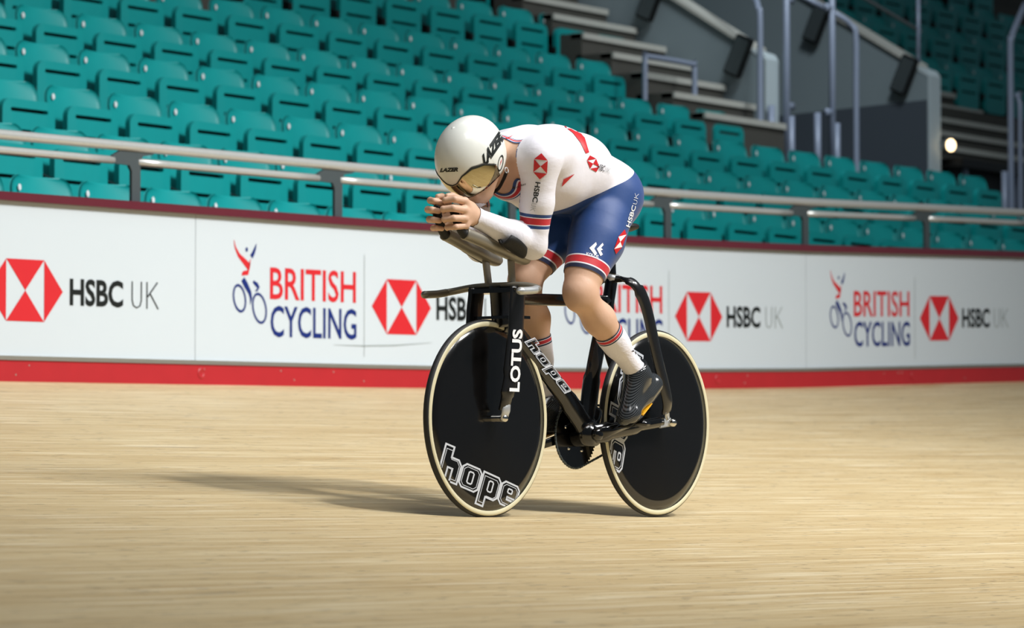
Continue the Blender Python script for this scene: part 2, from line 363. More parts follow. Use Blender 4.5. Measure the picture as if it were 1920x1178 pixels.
def h_at(px, py): p = on_y(px, py, YW); return p[0], p[2] - zb(p[0])
BLAB = {-1: 'white advertising board at the left edge of the picture, hexagon and HSBC UK lettering', 0: 'white advertising board left of the front wheel, with BRITISH CYCLING and hexagon',
        1: 'white advertising board partly hidden behind the rider and rear wheel', 2: 'white advertising board farthest right with the smallest BRITISH CYCLING lettering', 3: 'sliver of blank white board at the right picture edge'}
for k in (-1, 0, 1, 2, 3):
    x0 = JOINT + k * PLEN; x1 = x0 + PLEN - GAP; e = empty('advertising_board', ((x0 + x1) / 2, YW, zb((x0 + x1) / 2) + .118))
    tag(e, BLAB[k], 'advertising board', 'white advertising boards on the barrier')
    ee = Matrix.Translation(-Vector(e.location))
    kids = [wall_strip('panel', x0, x1, .1185, .8375, YW - .002, YW + .012, M['panel'], None, 14)]
    if k != 3:
        def B(x, h): return x0 + x, h
        s = 1.0
        # offsets measured on the second board
        def txt(t, ax, ay, bx, by, mat, nm): kids.append(on_board(t, x0 + ax, ay, bx - ax, by - ay, M[mat], nm, None))
        txt(T_B, .585, .435, 1.300, .600, 'p_red', 'red_lettering'); txt(T_C, .590, .245, 1.305, .405, 'p_blue', 'blue_lettering')
        for nm, vf, mt in FIG: kids.append(on_board(vf, x0, 0, 1, 1, M[mt], nm, None))
        kids.append(on_board(poly([(1.370, .16), (1.374, .16), (1.374, .69), (1.370, .69)]), x0, 0, 1, 1, M['p_grey'], 'divider_line', None))
        kids.append(on_board(HEX_RED, x0 + 1.699, .425, .262, .290, M['p_red'], 'hexagon_logo', None))
        txt(T_HSBC, 2.010, .362, 2.395, .492, 'p_black', 'black_lettering'); txt(T_UK, 2.455, .362, 2.655, .492, 'p_grey' if k > 0 else 'p_black', 'thin_lettering')
    if k == 0:
        q = [on_y(a, b_, YW) for a, b_ in [(625, 647), (680, 649), (740, 648), (808, 643)]]
        kids.append(on_board(taper([(p[0] - x0, p[2] - zb(p[0])) for p in q], [.003, .010, .010, .003]), x0, 0, 1, 1, M['p_grey'], 'scuff_mark', None))
    for o in kids:
        o.data.transform(ee); o.parent = e
# guard rail on the barrier
gr = empty('guard_rail', (18.5, YW + .05, zb(18.5) + .88)); gm = Matrix.Translation(-Vector(gr.location))
tag(gr, 'steel tube guard rail on grey posts above the barrier', 'guard rail')
X = np.linspace(WX0, 29, 60); kids = [sweep('top_rail', [(x, YW + .05, zb(x) + 1.15) for x in X], .024, .024, M['steel'], None, 14)]
PX = [11.1, 12.7, 14.31, 15.92, 17.5, 19.09, 20.67, 22.22, 23.8, 25.4]
for xa, xb in zip(PX[:-1], PX[1:]): kids.append(sweep('lower_rail', [(x, YW + .06, zb(x) + 1.078) for x in np.linspace(xa + .02, xb - .16, 8)], .019, .019, M['steel'], None, 12))
for x in PX:
    z0 = zb(x); o_ = [(-.032, .87), (.010, .86), (.032, .84), (.032, 1.085), (.05, 1.108), (.13, 1.122), (.13, 1.132), (-.10, 1.132), (-.175, 1.098), (-.175, 1.060), (-.05, 1.058), (-.032, 1.03)]
    v = [(x + a, YW + .055 + s, z0 + h) for s in (-.008, .008) for a, h in o_]; n = len(o_)
    f = [tuple(range(n - 1, -1, -1)), tuple(range(n, 2 * n))] + [(i, (i + 1) % n, n + (i + 1) % n, n + i) for i in range(n)]
    kids.append(mk('post', v, f, M['plate'], None))
for o in kids: o.data.transform(gm); o.parent = gr

# ------------------------------------------------------------------ STANDS
ROWS = [  # name, Y of folded pan face, slot height, seat pitch, px of a slot centre, x range
    ('e', 12.72, 1.475, .505, (120, 0), (9, 30)), ('d', 13.30, 1.805, .505, (153, 301), (9, 30)), ('c', 13.90, 2.125, .515, (174.7, 221), (9, 31)),
    ('b', 14.50, 2.450, .525, (231.7, 149.7), (9, 27.75)), ('a', 15.10, 2.765, .530, (224.6, 80), (9, 24.75)), ('f', 15.75, 3.125, .530, (1144, 148), (9, 24.02)),
    ('g', 16.40, 3.555, .535, (1146, 73), (9, 25.0)), ('h', 17.05, 3.985, .535, (1016, -16), (9, 25.0)), ('i', 17.7, 4.42, .535, (1000, 0), (9, 25))]
ROWS_R = [('f', 15.75, 3.125, .53, None, (31.4, 36)), ('h', 17.05, 3.93, .535, (1816, 156), (28.0, 36)), ('i', 17.7, 4.38, .535, (1817, 93), (27.9, 36)), ('j', 18.35, 4.83, .535, (1774, 24), (27.9, 36)), ('k', 19.0, 5.28, .535, (1800, 0), (27.9, 36))]
st = empty('floor_terrace', (18, 13, 0)); tag(st, 'stepped dark concrete terraces carrying the rows of seats', kind='structure'); sm = Matrix.Translation((-18, -13, 0))
def terr(y0, y1, z, x0=8, x1=40, zlow=None):
    o = box('terrace_step', (x0, y0, (zlow if zlow is not None else z - .7)), (x1, y1, z), M['concrete']); o.data.transform(sm); o.parent = st
lv = [(12.72, 1.475), (13.30, 1.805), (13.90, 2.125), (14.50, 2.45), (15.10, 2.765)]
for i, (y, z) in enumerate(lv): terr(y - .38, (lv[i + 1][0] - .38) if i < 4 else 15.37, z - .42)
up = [(15.75, 3.125), (16.40, 3.555), (17.05, 3.985), (17.7, 4.42), (18.35, 4.85), (19.0, 5.28), (19.65, 5.71), (20.3, 6.14)]
for i, (y, z) in enumerate(up):
    terr(y - .38, y + .27, z - .42, 8, 24.03 if i == 0 else 25.2); terr(y - .38, y + .27, z - .42, 27.8, 40)
terr(15.37, 21.0, 2.36, 24.03, 27.8, 1.6)      # floor of the entrance
# one seat: origin at the slot of the folded pan, -Y is the front
def rrect(w, h, r, n=5, cx=0, cz=0):
    pts = []
    for (sx, sz, a0) in [(1, 1, 0), (-1, 1, 90), (-1, -1, 180), (1, -1, 270)]:
        for k in range(n + 1):
            a = math.radians(a0 + 90 * k / n); pts.append((cx + sx * (w / 2 - r) + r * math.cos(a), cz + sz * (h / 2 - r) + r * math.sin(a)))
    return pts
def seat_meshes():
    out = {}
    bm = bmesh.new(); loops = [rrect(.415, .33, .058, 5, 0, -.108), rrect(.295, .021, .009, 2, 0, 0), rrect(.29, .02, .009, 2, 0, -.112)]; ed = []
    for lp in loops:
        vs = [bm.verts.new((x, 0, z)) for x, z in lp]; ed += [bm.edges.new((vs[i], vs[(i + 1) % len(vs)])) for i in range(len(vs))]
    r = bmesh.ops.triangle_fill(bm, use_beauty=True, edges=ed); fs = [g for g in r['geom'] if isinstance(g, bmesh.types.BMFace)]
    ex = bmesh.ops.extrude_face_region(bm, geom=fs); bmesh.ops.translate(bm, verts=[g for g in ex['geom'] if isinstance(g, bmesh.types.BMVert)], vec=(0, .035, 0))
    bmesh.ops.recalc_face_normals(bm, faces=bm.faces[:])
    for v in bm.verts: v.co.y += .012 * (1 - (v.co.x / .2) ** 2) * -.6 + .01 * max(0, -(v.co.z + .108)) 
    me = bpy.data.meshes.new('seat'); bm.to_mesh(me); bm.free(); me.materials.append(M['teal']); out['seat'] = me
    v, f = boxvf((-.17, .038, -.24), (.17, .05, .03)); me = bpy.data.meshes.new('slot_shade'); me.from_pydata(v, [], f); me.materials.append(M['black']); out['slot_shade'] = me  # black sheet behind the slots, standing in for the shade in them
    # backrest: curved shell with rounded upper corners, leaning back
    nx_, nz_ = 14, 9; W_, H_ = .45, .45; V = []; F = []
    for th in (0, 1):
        for j in range(nz_ + 1):
            for i in range(nx_ + 1):
                u = -1 + 2 * i / nx_; w = [0, .3, .55, .75, .84, .89, .93, .96, .985, 1][j]; z = -.27 + H_ * w; half = W_ / 2
                if z > .18 - .075: q = (z - .105) / .0755; half = W_ / 2 - .075 * (1 - math.sqrt(max(0, 1 - q * q)))
                x = u * half; y = .122 + .035 * w - .035 * u * u * (.4 + .6 * w) + th * .014 + .03 * w * w
                V.append((x, y, z))
    n1 = (nx_ + 1) * (nz_ + 1)
    for j in range(nz_):
        for i in range(nx_):
            a = j * (nx_ + 1) + i; F.append((a, a + 1, a + nx_ + 2, a + nx_ + 1)); F.append((n1 + a, n1 + a + nx_ + 1, n1 + a + nx_ + 2, n1 + a + 1))
    for i in range(nx_):
        a = nz_ * (nx_ + 1) + i; F.append((a, a + 1, n1 + a + 1, n1 + a)); F.append((i + 1, i, n1 + i, n1 + i + 1))
    for j in range(nz_):
        a = j * (nx_ + 1); F.append((a + nx_ + 1, a, n1 + a, n1 + a + nx_ + 1)); a += nx_; F.append((a, a + nx_ + 1, n1 + a + nx_ + 1, n1 + a))
    me = bpy.data.meshes.new('backrest'); me.from_pydata(V, [], F); me.materials.append(M['teal']); me.polygons.foreach_set('use_smooth', [True] * len(me.polygons)); me.update(); out['backrest'] = me
    v, f = lathey([(0, -.003), (.012, -.003), (.014, 0)], 0, 0, 10); v = [(a * .8, b_, c * 1.3) for a, b_, c in v]; v = [(a - .165, b_ + .142, c + .115) for a, b_, c in v]
    me = bpy.data.meshes.new('number_plate'); me.from_pydata(v, [], f); me.materials.append(M['tag']); out['number_plate'] = me
    pr_ = [(.10, -.42), (.045, -.42), (.045, -.16), (.0, -.14), (.0, -.10), (.10, -.06)]; n_ = len(pr_); a = ([(x, q[0], q[1]) for x in (-.25, -.212) for q in pr_], [tuple(range(n_)), tuple(range(2 * n_ - 1, n_ - 1, -1))] + [(i, n_ + i, n_ + (i + 1) % n_, (i + 1) % n_) for i in range(n_)])
    v, f = a; me = bpy.data.meshes.new('support_bracket'); me.from_pydata(v, [], f); me.materials.append(M['black']); out['support_bracket'] = me
    return out
SM = seat_meshes(); ORD = ['first', 'second', 'third', 'fourth', 'fifth', 'sixth', 'seventh', 'eighth', 'ninth', 'tenth', 'eleventh', 'twelfth', 'thirteenth', 'fourteenth', 'fifteenth', 'sixteenth', 'seventeenth', 'eighteenth', 'nineteenth', 'twentieth',
     'twenty-first', 'twenty-second', 'twenty-third', 'twenty-fourth', 'twenty-fifth', 'twenty-sixth', 'twenty-seventh', 'twenty-eighth', 'twenty-ninth', 'thirtieth']
def place_row(r, rowname, block):
    nm, y, z, s, ref, (xa, xb) = r
    if ref is None or ref[1] == 0: x_ref = on_y(ref[0] if ref else 1800, 300, y)[0]
    else: x_ref = on_y(ref[0], ref[1], y)[0]
    k0 = math.ceil((xa + .22 - x_ref) / s); n = 0; k = k0
    while x_ref + k * s + .22 <= xb:
        x = x_ref + k * s; k += 1
        pts = [proj((x + dx, y + dy, z + dz)) for dx in (-.22, .22) for dy, dz in ((0, -.1), (.18, .15), (0, .05))]
        if not any(-2 < a < 1922 and -2 < b_ < 1180 for a, b_ in pts): continue
        if all(b_ > 470 for a, b_ in pts): continue
        e = empty('stadium_seat', (x, y, z)); 
        tag(e, f'teal tip-up seat, {ORD[min(n, 29)]} from left, {rowname} row{block}', 'seat', 'teal tip-up stadium seats'); n += 1
        for pn in ('backrest', 'seat', 'slot_shade', 'number_plate', 'support_bracket'):
            o = bpy.data.objects.new(pn, SM[pn]); COL.objects.link(o); o.parent = e
names = ['front', 'second', 'third', 'fourth', 'fifth', 'sixth', 'seventh', 'eighth', 'ninth']
for r, nmn in zip(ROWS, names): place_row(r, nmn, ' behind the guard rail' if nmn in ('front', 'second', 'third', 'fourth') else ' of the main block')
for r, nmn in zip(ROWS_R, ['bottom', 'lowest', 'second lowest', 'third lowest', 'top']): place_row(r, nmn, ' of the upper right block')
# aisle stairs with pale nosings
def stairs(name, x0, x1, steps, label):
    e = empty(name, (x0, steps[0][0], steps[0][1])); tag(e, label, kind='structure'); mm = Matrix.Translation(-Vector(e.location))
    for i, (y, z) in enumerate(steps):
        y2 = steps[i + 1][0] if i + 1 < len(steps) else y + .3
        o = box('step', (x0, y, z - .5), (x1, y2 + .05, z - .004), M['concrete']); o.data.transform(mm); o.parent = e
        n_ = box('nosing', (x0, y - .02, z - .045), (x1, y + .10, z), M['nosing']); n_.data.transform(mm); n_.parent = o
stairs('stairs', 24.05, 25.2, [(15.12 + .27 * i, 2.90 + .165 * i) for i in range(14)], 'concrete aisle steps with pale nosings beside the grey parapet')
stairs('stairs', 28.0, 31.4, [(15.62 + .28 * i, 2.90 + .175 * i) for i in range(6)], 'concrete steps with pale nosings below the upper right seats')
# grey parapet walls of the entrance
def parapet(name, x0, x1, y0, y1, ztop0, slope, zlow, label, split=None):
    e = empty(name, ((x0 + x1) / 2, y0, zlow)); tag(e, label, kind='structure'); mm = Matrix.Translation(-Vector(e.location))
    prof = [(y0, zlow), (y0, ztop0 - .05), (y0 + .03, ztop0 - .01), (y0 + .12, ztop0 + .03), (y1, ztop0 + .03 + slope * (y1 - y0 - .12)), (y1, zlow)]
    def slab(pr, xa, xb, mat, nm):
        n = len(pr); v = [(x, a, b_) for x in (xa, xb) for a, b_ in pr]; f = [tuple(range(n - 1, -1, -1)), tuple(range(n, 2 * n))] + [(i, (i + 1) % n, n + (i + 1) % n, n + i) for i in range(n)]
        bm = bmesh.new(); o = mk(nm, v, f, mat); bm.from_mesh(o.data); bmesh.ops.recalc_face_normals(bm, faces=bm.faces[:]); bm.to_mesh(o.data); bm.free(); o.data.transform(mm); o.parent = e; return o
    slab(prof, x0, x1, M['grey'], 'wall_face')
    cop = [(y0 + .12, ztop0 + .03), (y1, ztop0 + .03 + slope * (y1 - y0 - .12)), (y1, ztop0 + .075 + slope * (y1 - y0 - .12)), (y0 + .12, ztop0 + .06)]
    slab(cop, x0 - .03, x1 + .03, M['nosing'], 'coping')
    slab([(y0 - .012, zlow), (y0 - .012, ztop0 - .05), (y0 + .02, ztop0 - .002), (y0 + .13, ztop0 + .04), (y0 + .13, ztop0 + .02), (y0, ztop0 - .06), (y0, zlow)], x0 - .005, x1 + .005, M['pale'], 'end_face')  # paler than the wall: light on the end put into its colour
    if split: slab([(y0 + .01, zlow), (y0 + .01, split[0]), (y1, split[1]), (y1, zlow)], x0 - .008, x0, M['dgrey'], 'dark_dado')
    return e
parapet('wall_left', 25.22, 25.40, 15.30, 21, 3.46, .615, 2.2, 'grey parapet wall beside the aisle steps, left of the entrance')
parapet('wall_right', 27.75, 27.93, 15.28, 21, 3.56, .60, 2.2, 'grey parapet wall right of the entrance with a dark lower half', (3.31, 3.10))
tag(box('wall_rear', (25.4, 20.8, 2.0), (27.75, 21.0, 8), M['grey']), 'grey rear wall inside the entrance passage', kind='structure')
def aisle_box(x, y, z, lab):
    e = empty('aisle_light_box', (x, y, z)); tag(e, lab, 'light box', 'dark boxes on the parapet walls'); e.rotation_euler = (.42, 0, 0)
    o = box('housing', (-.06, -.075, -.16), (0, .075, .16), M['black'], e, .01); box('grille', (-.064, -.06, -.14), (-.06, .06, .14), M['plate'], e)
    box('bracket', (0, -.03, -.05), (.03, .03, .05), M['plate'], e)
aisle_box(25.19, 16.30, 3.93, 'dark box on the left parapet near the top picture edge'); aisle_box(25.19, 15.50, 3.44, 'dark box at the lower end of the left parapet')
aisle_box(27.72, 16.30, 4.00, 'dark box on the right parapet seen between the gate tubes'); aisle_box(27.72, 15.47, 3.52, 'dark box at the lower end of the right parapet')
def hrail(name, paths, lab, r=.022):
    c = paths[0][0]; e = empty(name, c); tag(e, lab, 'handrail')
    for i, (nm, p) in enumerate(paths[1:]):
        q = np.array(p) - np.array(c); sweep(nm, spline(q, 5) if len(q) > 2 else q, r, r, M['rail'], e, 10)
def tubeU(x0, x1, y, z0, z1, bend=.06): return [(x0, y, z0), (x0, y, z1 - bend), (x0 + bend * .3, y, z1 - bend * .3), (x0 + bend, y, z1), (x1 - bend, y, z1), (x1 - bend * .3, y, z1 - bend * .3), (x1, y, z1 - bend), (x1, y, z0)]
hrail('handrail', [[(24.05, 15.42, 2.35)], ('tube', tubeU(23.72, 24.40, 15.42, 2.35, 3.30))], 'low hoop handrail at the foot of the aisle steps')
def gate(xs_, y, lab, dirn):
    z0 = 2.36; a, b_ = xs_; e = empty('entrance_handrail', (a, y, z0)); tag(e, lab, 'handrail'); zt = 3.80
    def L(p): return np.array(p) - np.array((a, y, z0))
    o_, i_ = (a, b_) if dirn < 0 else (b_, a)
    sweep('outer_tube', spline(L([(o_, y, z0), (o_, y, 3.2), (o_, y, 3.70), (o_ + .02 * -dirn, y + .03, 3.78), (o_ - dirn * .10, y + .12, 3.87), (o_ - dirn * .3, y + .5, 4.1)]), 5), .024, .024, M['rail'], e, 10)
    sweep('inner_tube', L([(i_, y, z0), (i_, y, 4.6)]), .026, .026, M['rail'], e, 10)
    for z in (3.06, 3.88): sweep('latch', L([(i_, y, z), (i_ - dirn * .10, y, z)]), .018, .03, M['rail'], e, 8)
    sweep('base_sleeve', L([(i_ + .03, y - .02, z0), (i_ + .03, y - .02, 2.98)]), .03, .03, M['rail'], e, 8)
    sweep('base_sleeve', L([(i_ - .16, y + .04, z0), (i_ - .16, y + .04, 3.05)]), .028, .028, M['rail'], e, 8)
gate((24.98, 25.37), 15.2, 'tall steel tube rail on the left side of the entrance gap', -1)
gate((26.06, 26.43), 15.2, 'tall steel tube rail on the right side of the entrance gap', 1)
hrail('handrail', [[(28.46, 14.9, 2.1)], ('tube', [(28.46, 14.9, 2.1), (28.46, 14.9, 3.0), (28.46, 14.9, 3.78), (28.48, 14.9, 3.85), (28.56, 14.93, 3.91), (29.3, 15.2, 4.25)]), ('sleeve', [(28.40, 14.93, 2.1), (28.40, 14.93, 2.75)])], 'tall steel handrail with a bent top at the right picture edge', .026)
hrail('handrail', [[(28.72, 14.95, 2.1)], ('tube', [(28.72, 14.95, 2.1), (28.72, 14.95, 3.0), (28.72, 14.95, 3.3), (28.74, 14.97, 3.38), (28.80, 15.02, 3.42), (29.4, 15.3, 3.5)])], 'shorter handrail cut off by the right picture edge', .022)
hrail('parapet_handrail', [[(27.84, 15.42, 3.6)], ('upright', [(27.84, 15.42, 3.6), (27.84, 15.42, 4.22)]), ('bar', [(27.84, 15.42, 4.17), (27.84, 18.5, 6.0)]), ('bar', [(27.84, 15.42, 3.90), (27.84, 18.5, 5.73)])], 'thin dark handrail climbing above the right parapet', .016)
for o in bpy.data.objects:
    if o.parent and o.parent.name.startswith('parapet_handrail') and o.name.startswith('bar'): o.data.materials[0] = M['plate']
# bulkhead lamp and dark counter to the right of the entrance
lp = empty('bulkhead_lamp', (27.98, 15.2, 2.95)); tag(lp, 'small glowing warm bulkhead lamp beside the right parapet end', 'lamp')
ellipsoid('housing', (0, .04, 0), (.06, .03, .06), M['plate'], lp); em, ent, eb = new_mat('lamp_glass'); eb.inputs['Emission Color'].default_value = (1, .72, .40, 1); eb.inputs['Emission Strength'].default_value = 5; eb.inputs['Base Color'].default_value = (1, .9, .7, 1)
ellipsoid('glass', (0, 0, 0), (.05, .035, .05), em, lp)
ct = empty('dark_counter', (28.2, 15.28, 2.35)); tag(ct, 'dark counter with steel legs in front of the right-hand steps', 'counter')
box('top', (-.15, -.15, .42), (1.1, .25, .50), M['black'], ct, .01); box('front_panel', (-.1, .0, .06), (1.0, .03, .42), M['black'], ct)
for x in (0, .9): box('leg', (x, -.1, -.05), (x + .04, -.06, .42), M['rail'], ct)

# ------------------------------------------------------------------ BICYCLE (frame: x forward, y to the rider's left, z up, origin at rear contact)
bike = empty('track_bicycle', tuple(BORG), HEAD); tag(bike, 'black carbon track bicycle with two disc wheels ridden by the cyclist', 'bicycle')
WR = .334; FXC, RXC = .992, .0
def disc_y(r): return .012 + .016 * (1 - min(r, .318) / .318)
def wheel(name, cx, rot):
    v, f = lathey([(0, -.0285)] + [(r, -disc_y(r)) for r in np.linspace(.025, .318, 8)] + [(.3205, 0)] + [(r, disc_y(r)) for r in np.linspace(.318, .025, 8)] + [(0, .0285)], cx, WR, 96)
    w = mk(name, v, f, M['disc'], bike, True); w['label'] = 'black carbon disc with white outlined lettering'
    tv, tf = lathey([(.3225 + .0125 * math.cos(a), .0128 * math.sin(a)) for a in np.linspace(0, 2 * math.pi, 17)], cx, WR, 96); mk('tyre', tv, tf, M['tyre'], w, True)
    for s in (1, -1):
        cv, cf = lathey([(.3115, s * .0125), (.3145, s * .0142), (.3215, s * .0148), (.3255, s * .0136), (.3275, s * .0118)], cx, WR, 96); mk('cream_sidewall', cv, cf, M['cream'], w, True)
    # lettering on both faces, laid round the lower edge and turned by rot
    HV, HF = hope_letters(); HV, HF = refine([tuple(q) for q in HV], HF, .12)
    for s in (1, -1):
        c, sn = math.cos(rot), math.sin(rot); out = []; inside = []
        for x, y in HV:
            a_ = (x - 2.0) * .112 + .002; b_ = y * .080 - .262     # reading direction runs toward the rear on the left face
            lx = -a_; lz = b_ - .10 * (a_ * 0); tilt = .26; lx, lz = lx * math.cos(tilt) - lz * math.sin(tilt), lx * math.sin(tilt) + lz * math.cos(tilt)
            lx, lz = lx * c - lz * sn, lx * sn + lz * c; r = math.hypot(lx, lz)
            inside.append(r < .3105); out.append((cx + s * lx, s * (disc_y(r) + .0012), WR + lz))
        mk('lettering', out, [g[::s] for g in HF if all(inside[i] for i in g)], M['p_silver'], w)
    av, af = lathey([(0, .075), (.009, .075), (.011, .068), (.011, -.068), (.009, -.075), (0, -.075)], cx, WR, 16); mk('axle', av, af, M['chrome'], w, True)
    return w
wheel('front_wheel', FXC, 0.0); wheel('rear_wheel', RXC, math.radians(88))
SY = (0, 1, 0)
fr = merge(sweepvf(spline([(.905, 0, .655), (.84, 0, .636), (.70, 0, .535), (.54, 0, .415), (.43, 0, .318), (.405, 0, .285)], 6), [.03] * 7 + [.034] * 12 + [.040] * 6 + [.048] * 6, [.018] * 7 + [.021] * 18 + [.03] * 6, 16, SY, 2.6),
           sweepvf(spline([(.90, 0, .755), (.80, 0, .747), (.55, 0, .752), (.27, 0, .760)], 6), .021, .017, 14, SY, 2.6),
           sweepvf(spline([(.262, 0, .845), (.285, 0, .76), (.335, 0, .63), (.378, 0, .50), (.40, 0, .40), (.41, 0, .29)], 6), [.026] * 7 + [.036] * 12 + [.044] * 12, .017, 16, SY, 2.4),
           sweepvf([(.42, -.04, .288), (.42, .04, .288)], .042, .042, 24, (1, 0, 0)),
           sweepvf(spline([(.47, 0, .36), (.42, 0, .33), (.38, 0, .33), (.36, 0, .38)], 4), .04, .019, 12, SY))
frame = mk('frame', *fr, M['frame'], bike, True)
sweep('head_tube', spline([(.912, 0, .79), (.905, 0, .74), (.90, 0, .69), (.895, 0, .648)], 4), [.05] * 13, .024, M['weave'], bike, 16, SY, 3)
for s in (1, -1):
    sweep('chainstay', spline([(.42, s * .032, .288), (.34, s * .05, .300), (.18, s * .062, .322), (.05, s * .064, .338)], 6), [.036] * 6 + [.029] * 6 + [.020] * 7, .014, M['frame'], bike, 12, SY)
    sweep('seatstay', spline([(.262, s * .012, .838), (.27, s * .06, .834), (.255, s * .097, .812), (.20, s * .104, .738), (.128, s * .10, .565), (.05, s * .088, .420), (.03, s * .072, .372)], 6), [.012] * 8 + [.02] * 6 + [.030] * 23, .009, M['weave'], bike, 12, SY)
    d = box('dropout', (-.012, -.005, -.016), (.062, .005, .016), M['tisilver'], bike, .003); d.location = (.01, s * .068, .336); d.rotation_euler = (0, .12, 0)
    sweep('dropout_tang', [(.035, s * .074, .395), (.022, s * .070, .345)], .014, .006, M['tisilver'], bike, 10, SY)
    fk = sweep('fork_leg', spline([(.930, s * .088, .778), (.940, s * .09, .70), (.950, s * .09, .595), (.972, s * .088, .47), (.985, s * .082, .405), (.985, s * .070, .362)], 6), [.040] * 12 + [.042] * 6 + [.034] * 6 + [.026] * 7, [.012] * 31, M['weave'], bike, 14, SY, 2.4)
    ftip = sweep('fork_tip', [(.980, s * .082, .392), (.986, s * .080, .362), (.993, s * .074, .326)], [.016, .022, .016], .007, M['tisilver'], bike, 10, SY)
    if s == 1: FORKL = fk
for s in (1, -1):
    v, f = lathey([(0, s * .088), (.008, s * .088), (.0125, s * .083), (.0125, s * .066)], FXC, WR, 16); mk('axle_nut', v, f, M['chrome'], bike, True)
    v, f = lathey([(0, s * .094), (.008, s * .094), (.014, s * .088), (.014, s * .066)], .005, WR, 16); mk('axle_nut', v, f, M['chrome'], bike, True)
# fork crown plate and base bar
v, f = merge(boxvf((.87, -.095, .672), (.955, .095, .682)), boxvf((.885, -.098, .76), (.965, .098, .776)))
mk('fork_crown', v, f, M['frame'], bike)
bar_half = [(.915, 0, .786), (.918, .06, .786), (.925, .12, .782), (.945, .175, .772), (.985, .200, .763), (1.03, .203, .758), (1.065, .203, .756)]
full = [(x, -y, z) for x, y, z in bar_half[:0:-1]] + bar_half
sp = spline(full, 5); nb = len(sp); prof = np.array([.011 + .016 * max(0, 1 - abs(i / (nb - 1) - .5) * 2.6) for i in range(nb)])
sweep('base_bar', sp, np.maximum(.013, prof * 1.1), .012, M['ti'], bike, 14, (0, 0, 1), 2)
for s in (1, -1):
    sweep('bar_end', spline([(.965, s * .191, .767), (1.0, s * .202, .761), (1.05, s * .203, .757), (1.085, s * .203, .755)], 5), [.016] * 14 + [.006, .001], [.013] * 14 + [.005, .001], M['tisilver'] if s > 0 else M['ti'], bike, 14, (0, 0, 1))
    sweep('extension_post', spline([(.912, s * .05, .785), (.918, s * .052, .83), (.925, s * .054, .878)], 4), .017, .009, M['ti'], bike, 12, SY)
    sweep('arm_extension', spline([(.845, s * .060, .876), (.90, s * .060, .884), (1.0, s * .054, .908), (1.09, s * .048, .932), (1.15, s * .042, .946), (1.165, s * .040, .950)], 5), [.012] + [.020] * 20 + [.021] * 4 + [.016], [.020] + [.026] * 10 + [.022] * 14 + [.017], M['ti'], bike, 16, SY, 2.6)
    sweep('extension_grip', spline([(1.150, s * .041, .945), (1.175, s * .040, .955), (1.198, s * .038, .985), (1.215, s * .037, 1.020), (1.222, s * .036, 1.045)], 5), [.019] * 4 + [.0155] * 15 + [.011, .004], [.019] * 4 + [.0155] * 15 + [.011, .004], M['rubber'], bike, 14, SY)
    V = []; F = []
    for i in range(13):
        for j in range(9):
            a = -1 + 2 * i / 12; b_ = -1 + 2 * j / 8; k = math.sqrt(max(.0, 1 - .5 * a * a)); k2 = math.sqrt(max(0, 1 - .5 * b_ * b_))
            V.append(((.985 if s > 0 else .955) + a * k2 * .058, s * (.107 if s > 0 else .085) + b_ * k * .038, (.898 if s > 0 else .889) + .030 * b_ * b_ + .020 * a))
    for i in range(12):
        for j in range(8): F.append((i * 9 + j, (i + 1) * 9 + j, (i + 1) * 9 + j + 1, i * 9 + j + 1))
    o = mk('arm_pad', V, F, M['rubber'], bike, True); md = o.modifiers.new('thick', 'SOLIDIFY'); md.thickness = .009; md.offset = 0
# saddle and post
sweep('seat_post', spline([(.262, 0, .84), (.27, 0, .93), (.285, 0, 1.015)], 4), .022, .012, M['frame'], bike, 12, SY)
V, F = [], []; prof = [(.150, .018, .0), (.165, .050, .002), (.22, .060, .0), (.30, .032, -.002), (.38, .021, 0), (.42, .017, -.006)]
SD = sweep('saddle', [(x, 0, 1.026 + dz) for x, w, dz in prof], [.014] * 6, [w for x, w, dz in prof], M['rubber'], bike, 16, SY, 2.5)
sweep('seat_clamp', [(.236, 0, .842), (.29, 0, .842)], .014, .022, M['tisilver'], bike, 10, SY)
# cranks, pedals, chainring, chain
BBX, BBZ = .42, .288; PL = np.array((.253, .327)); PR = np.array((.585, .249))
for s, pp in ((1, PL), (-1, PR)):
    y = s * .062
    sweep('crank_arm', [(BBX, s * .055, BBZ), ((BBX * .6 + pp[0] * .4), s * .066, BBZ * .6 + pp[1] * .4), (pp[0], s * .072, pp[1])], [.024, .018, .014], [.009, .008, .008], M['frame'], bike, 14, SY)
    v, f = lathey([(0, s * .066), (.012, s * .066), (.020, s * .063), (.022, s * .056), (.0235, s * .048), (.0235, s * .042)], BBX, BBZ, 24); mk('crank_cap', v, f, M['tisilver'] if s < 0 else M['frame'], bike, True)
    pd = sweep('pedal', [(pp[0], s * .072, pp[1]), (pp[0], s * .145, pp[1])], .012, .020, M['frame'], bike, 12, (1, 0, 0))
    sweep('pedal_axle', [(pp[0], s * .066, pp[1]), (pp[0], s * .085, pp[1])], .009, .009, M['chrome'], pd, 10)
ring_v, ring_f = [], []; NT = 58; rr_ = .1175
outl = []
for i in range(NT * 4):
    a = 2 * math.pi * i / (NT * 4); outl.append(rr_ + (.0045 if i % 4 in (1, 2) else -.002))
n = len(outl)
for y in (-.0435, -.0475):
    ring_v += [(BBX + r * math.cos(2 * math.pi * i / n), y, BBZ + r * math.sin(2 * math.pi * i / n)) for i, r in enumerate(outl)]
ring_f = [tuple(range(n - 1, -1, -1)), tuple(range(n, 2 * n))] + [(i, (i + 1) % n, n + (i + 1) % n, n + i) for i in range(n)]
rg = mk('chainring', ring_v, ring_f, M['frame'], bike)
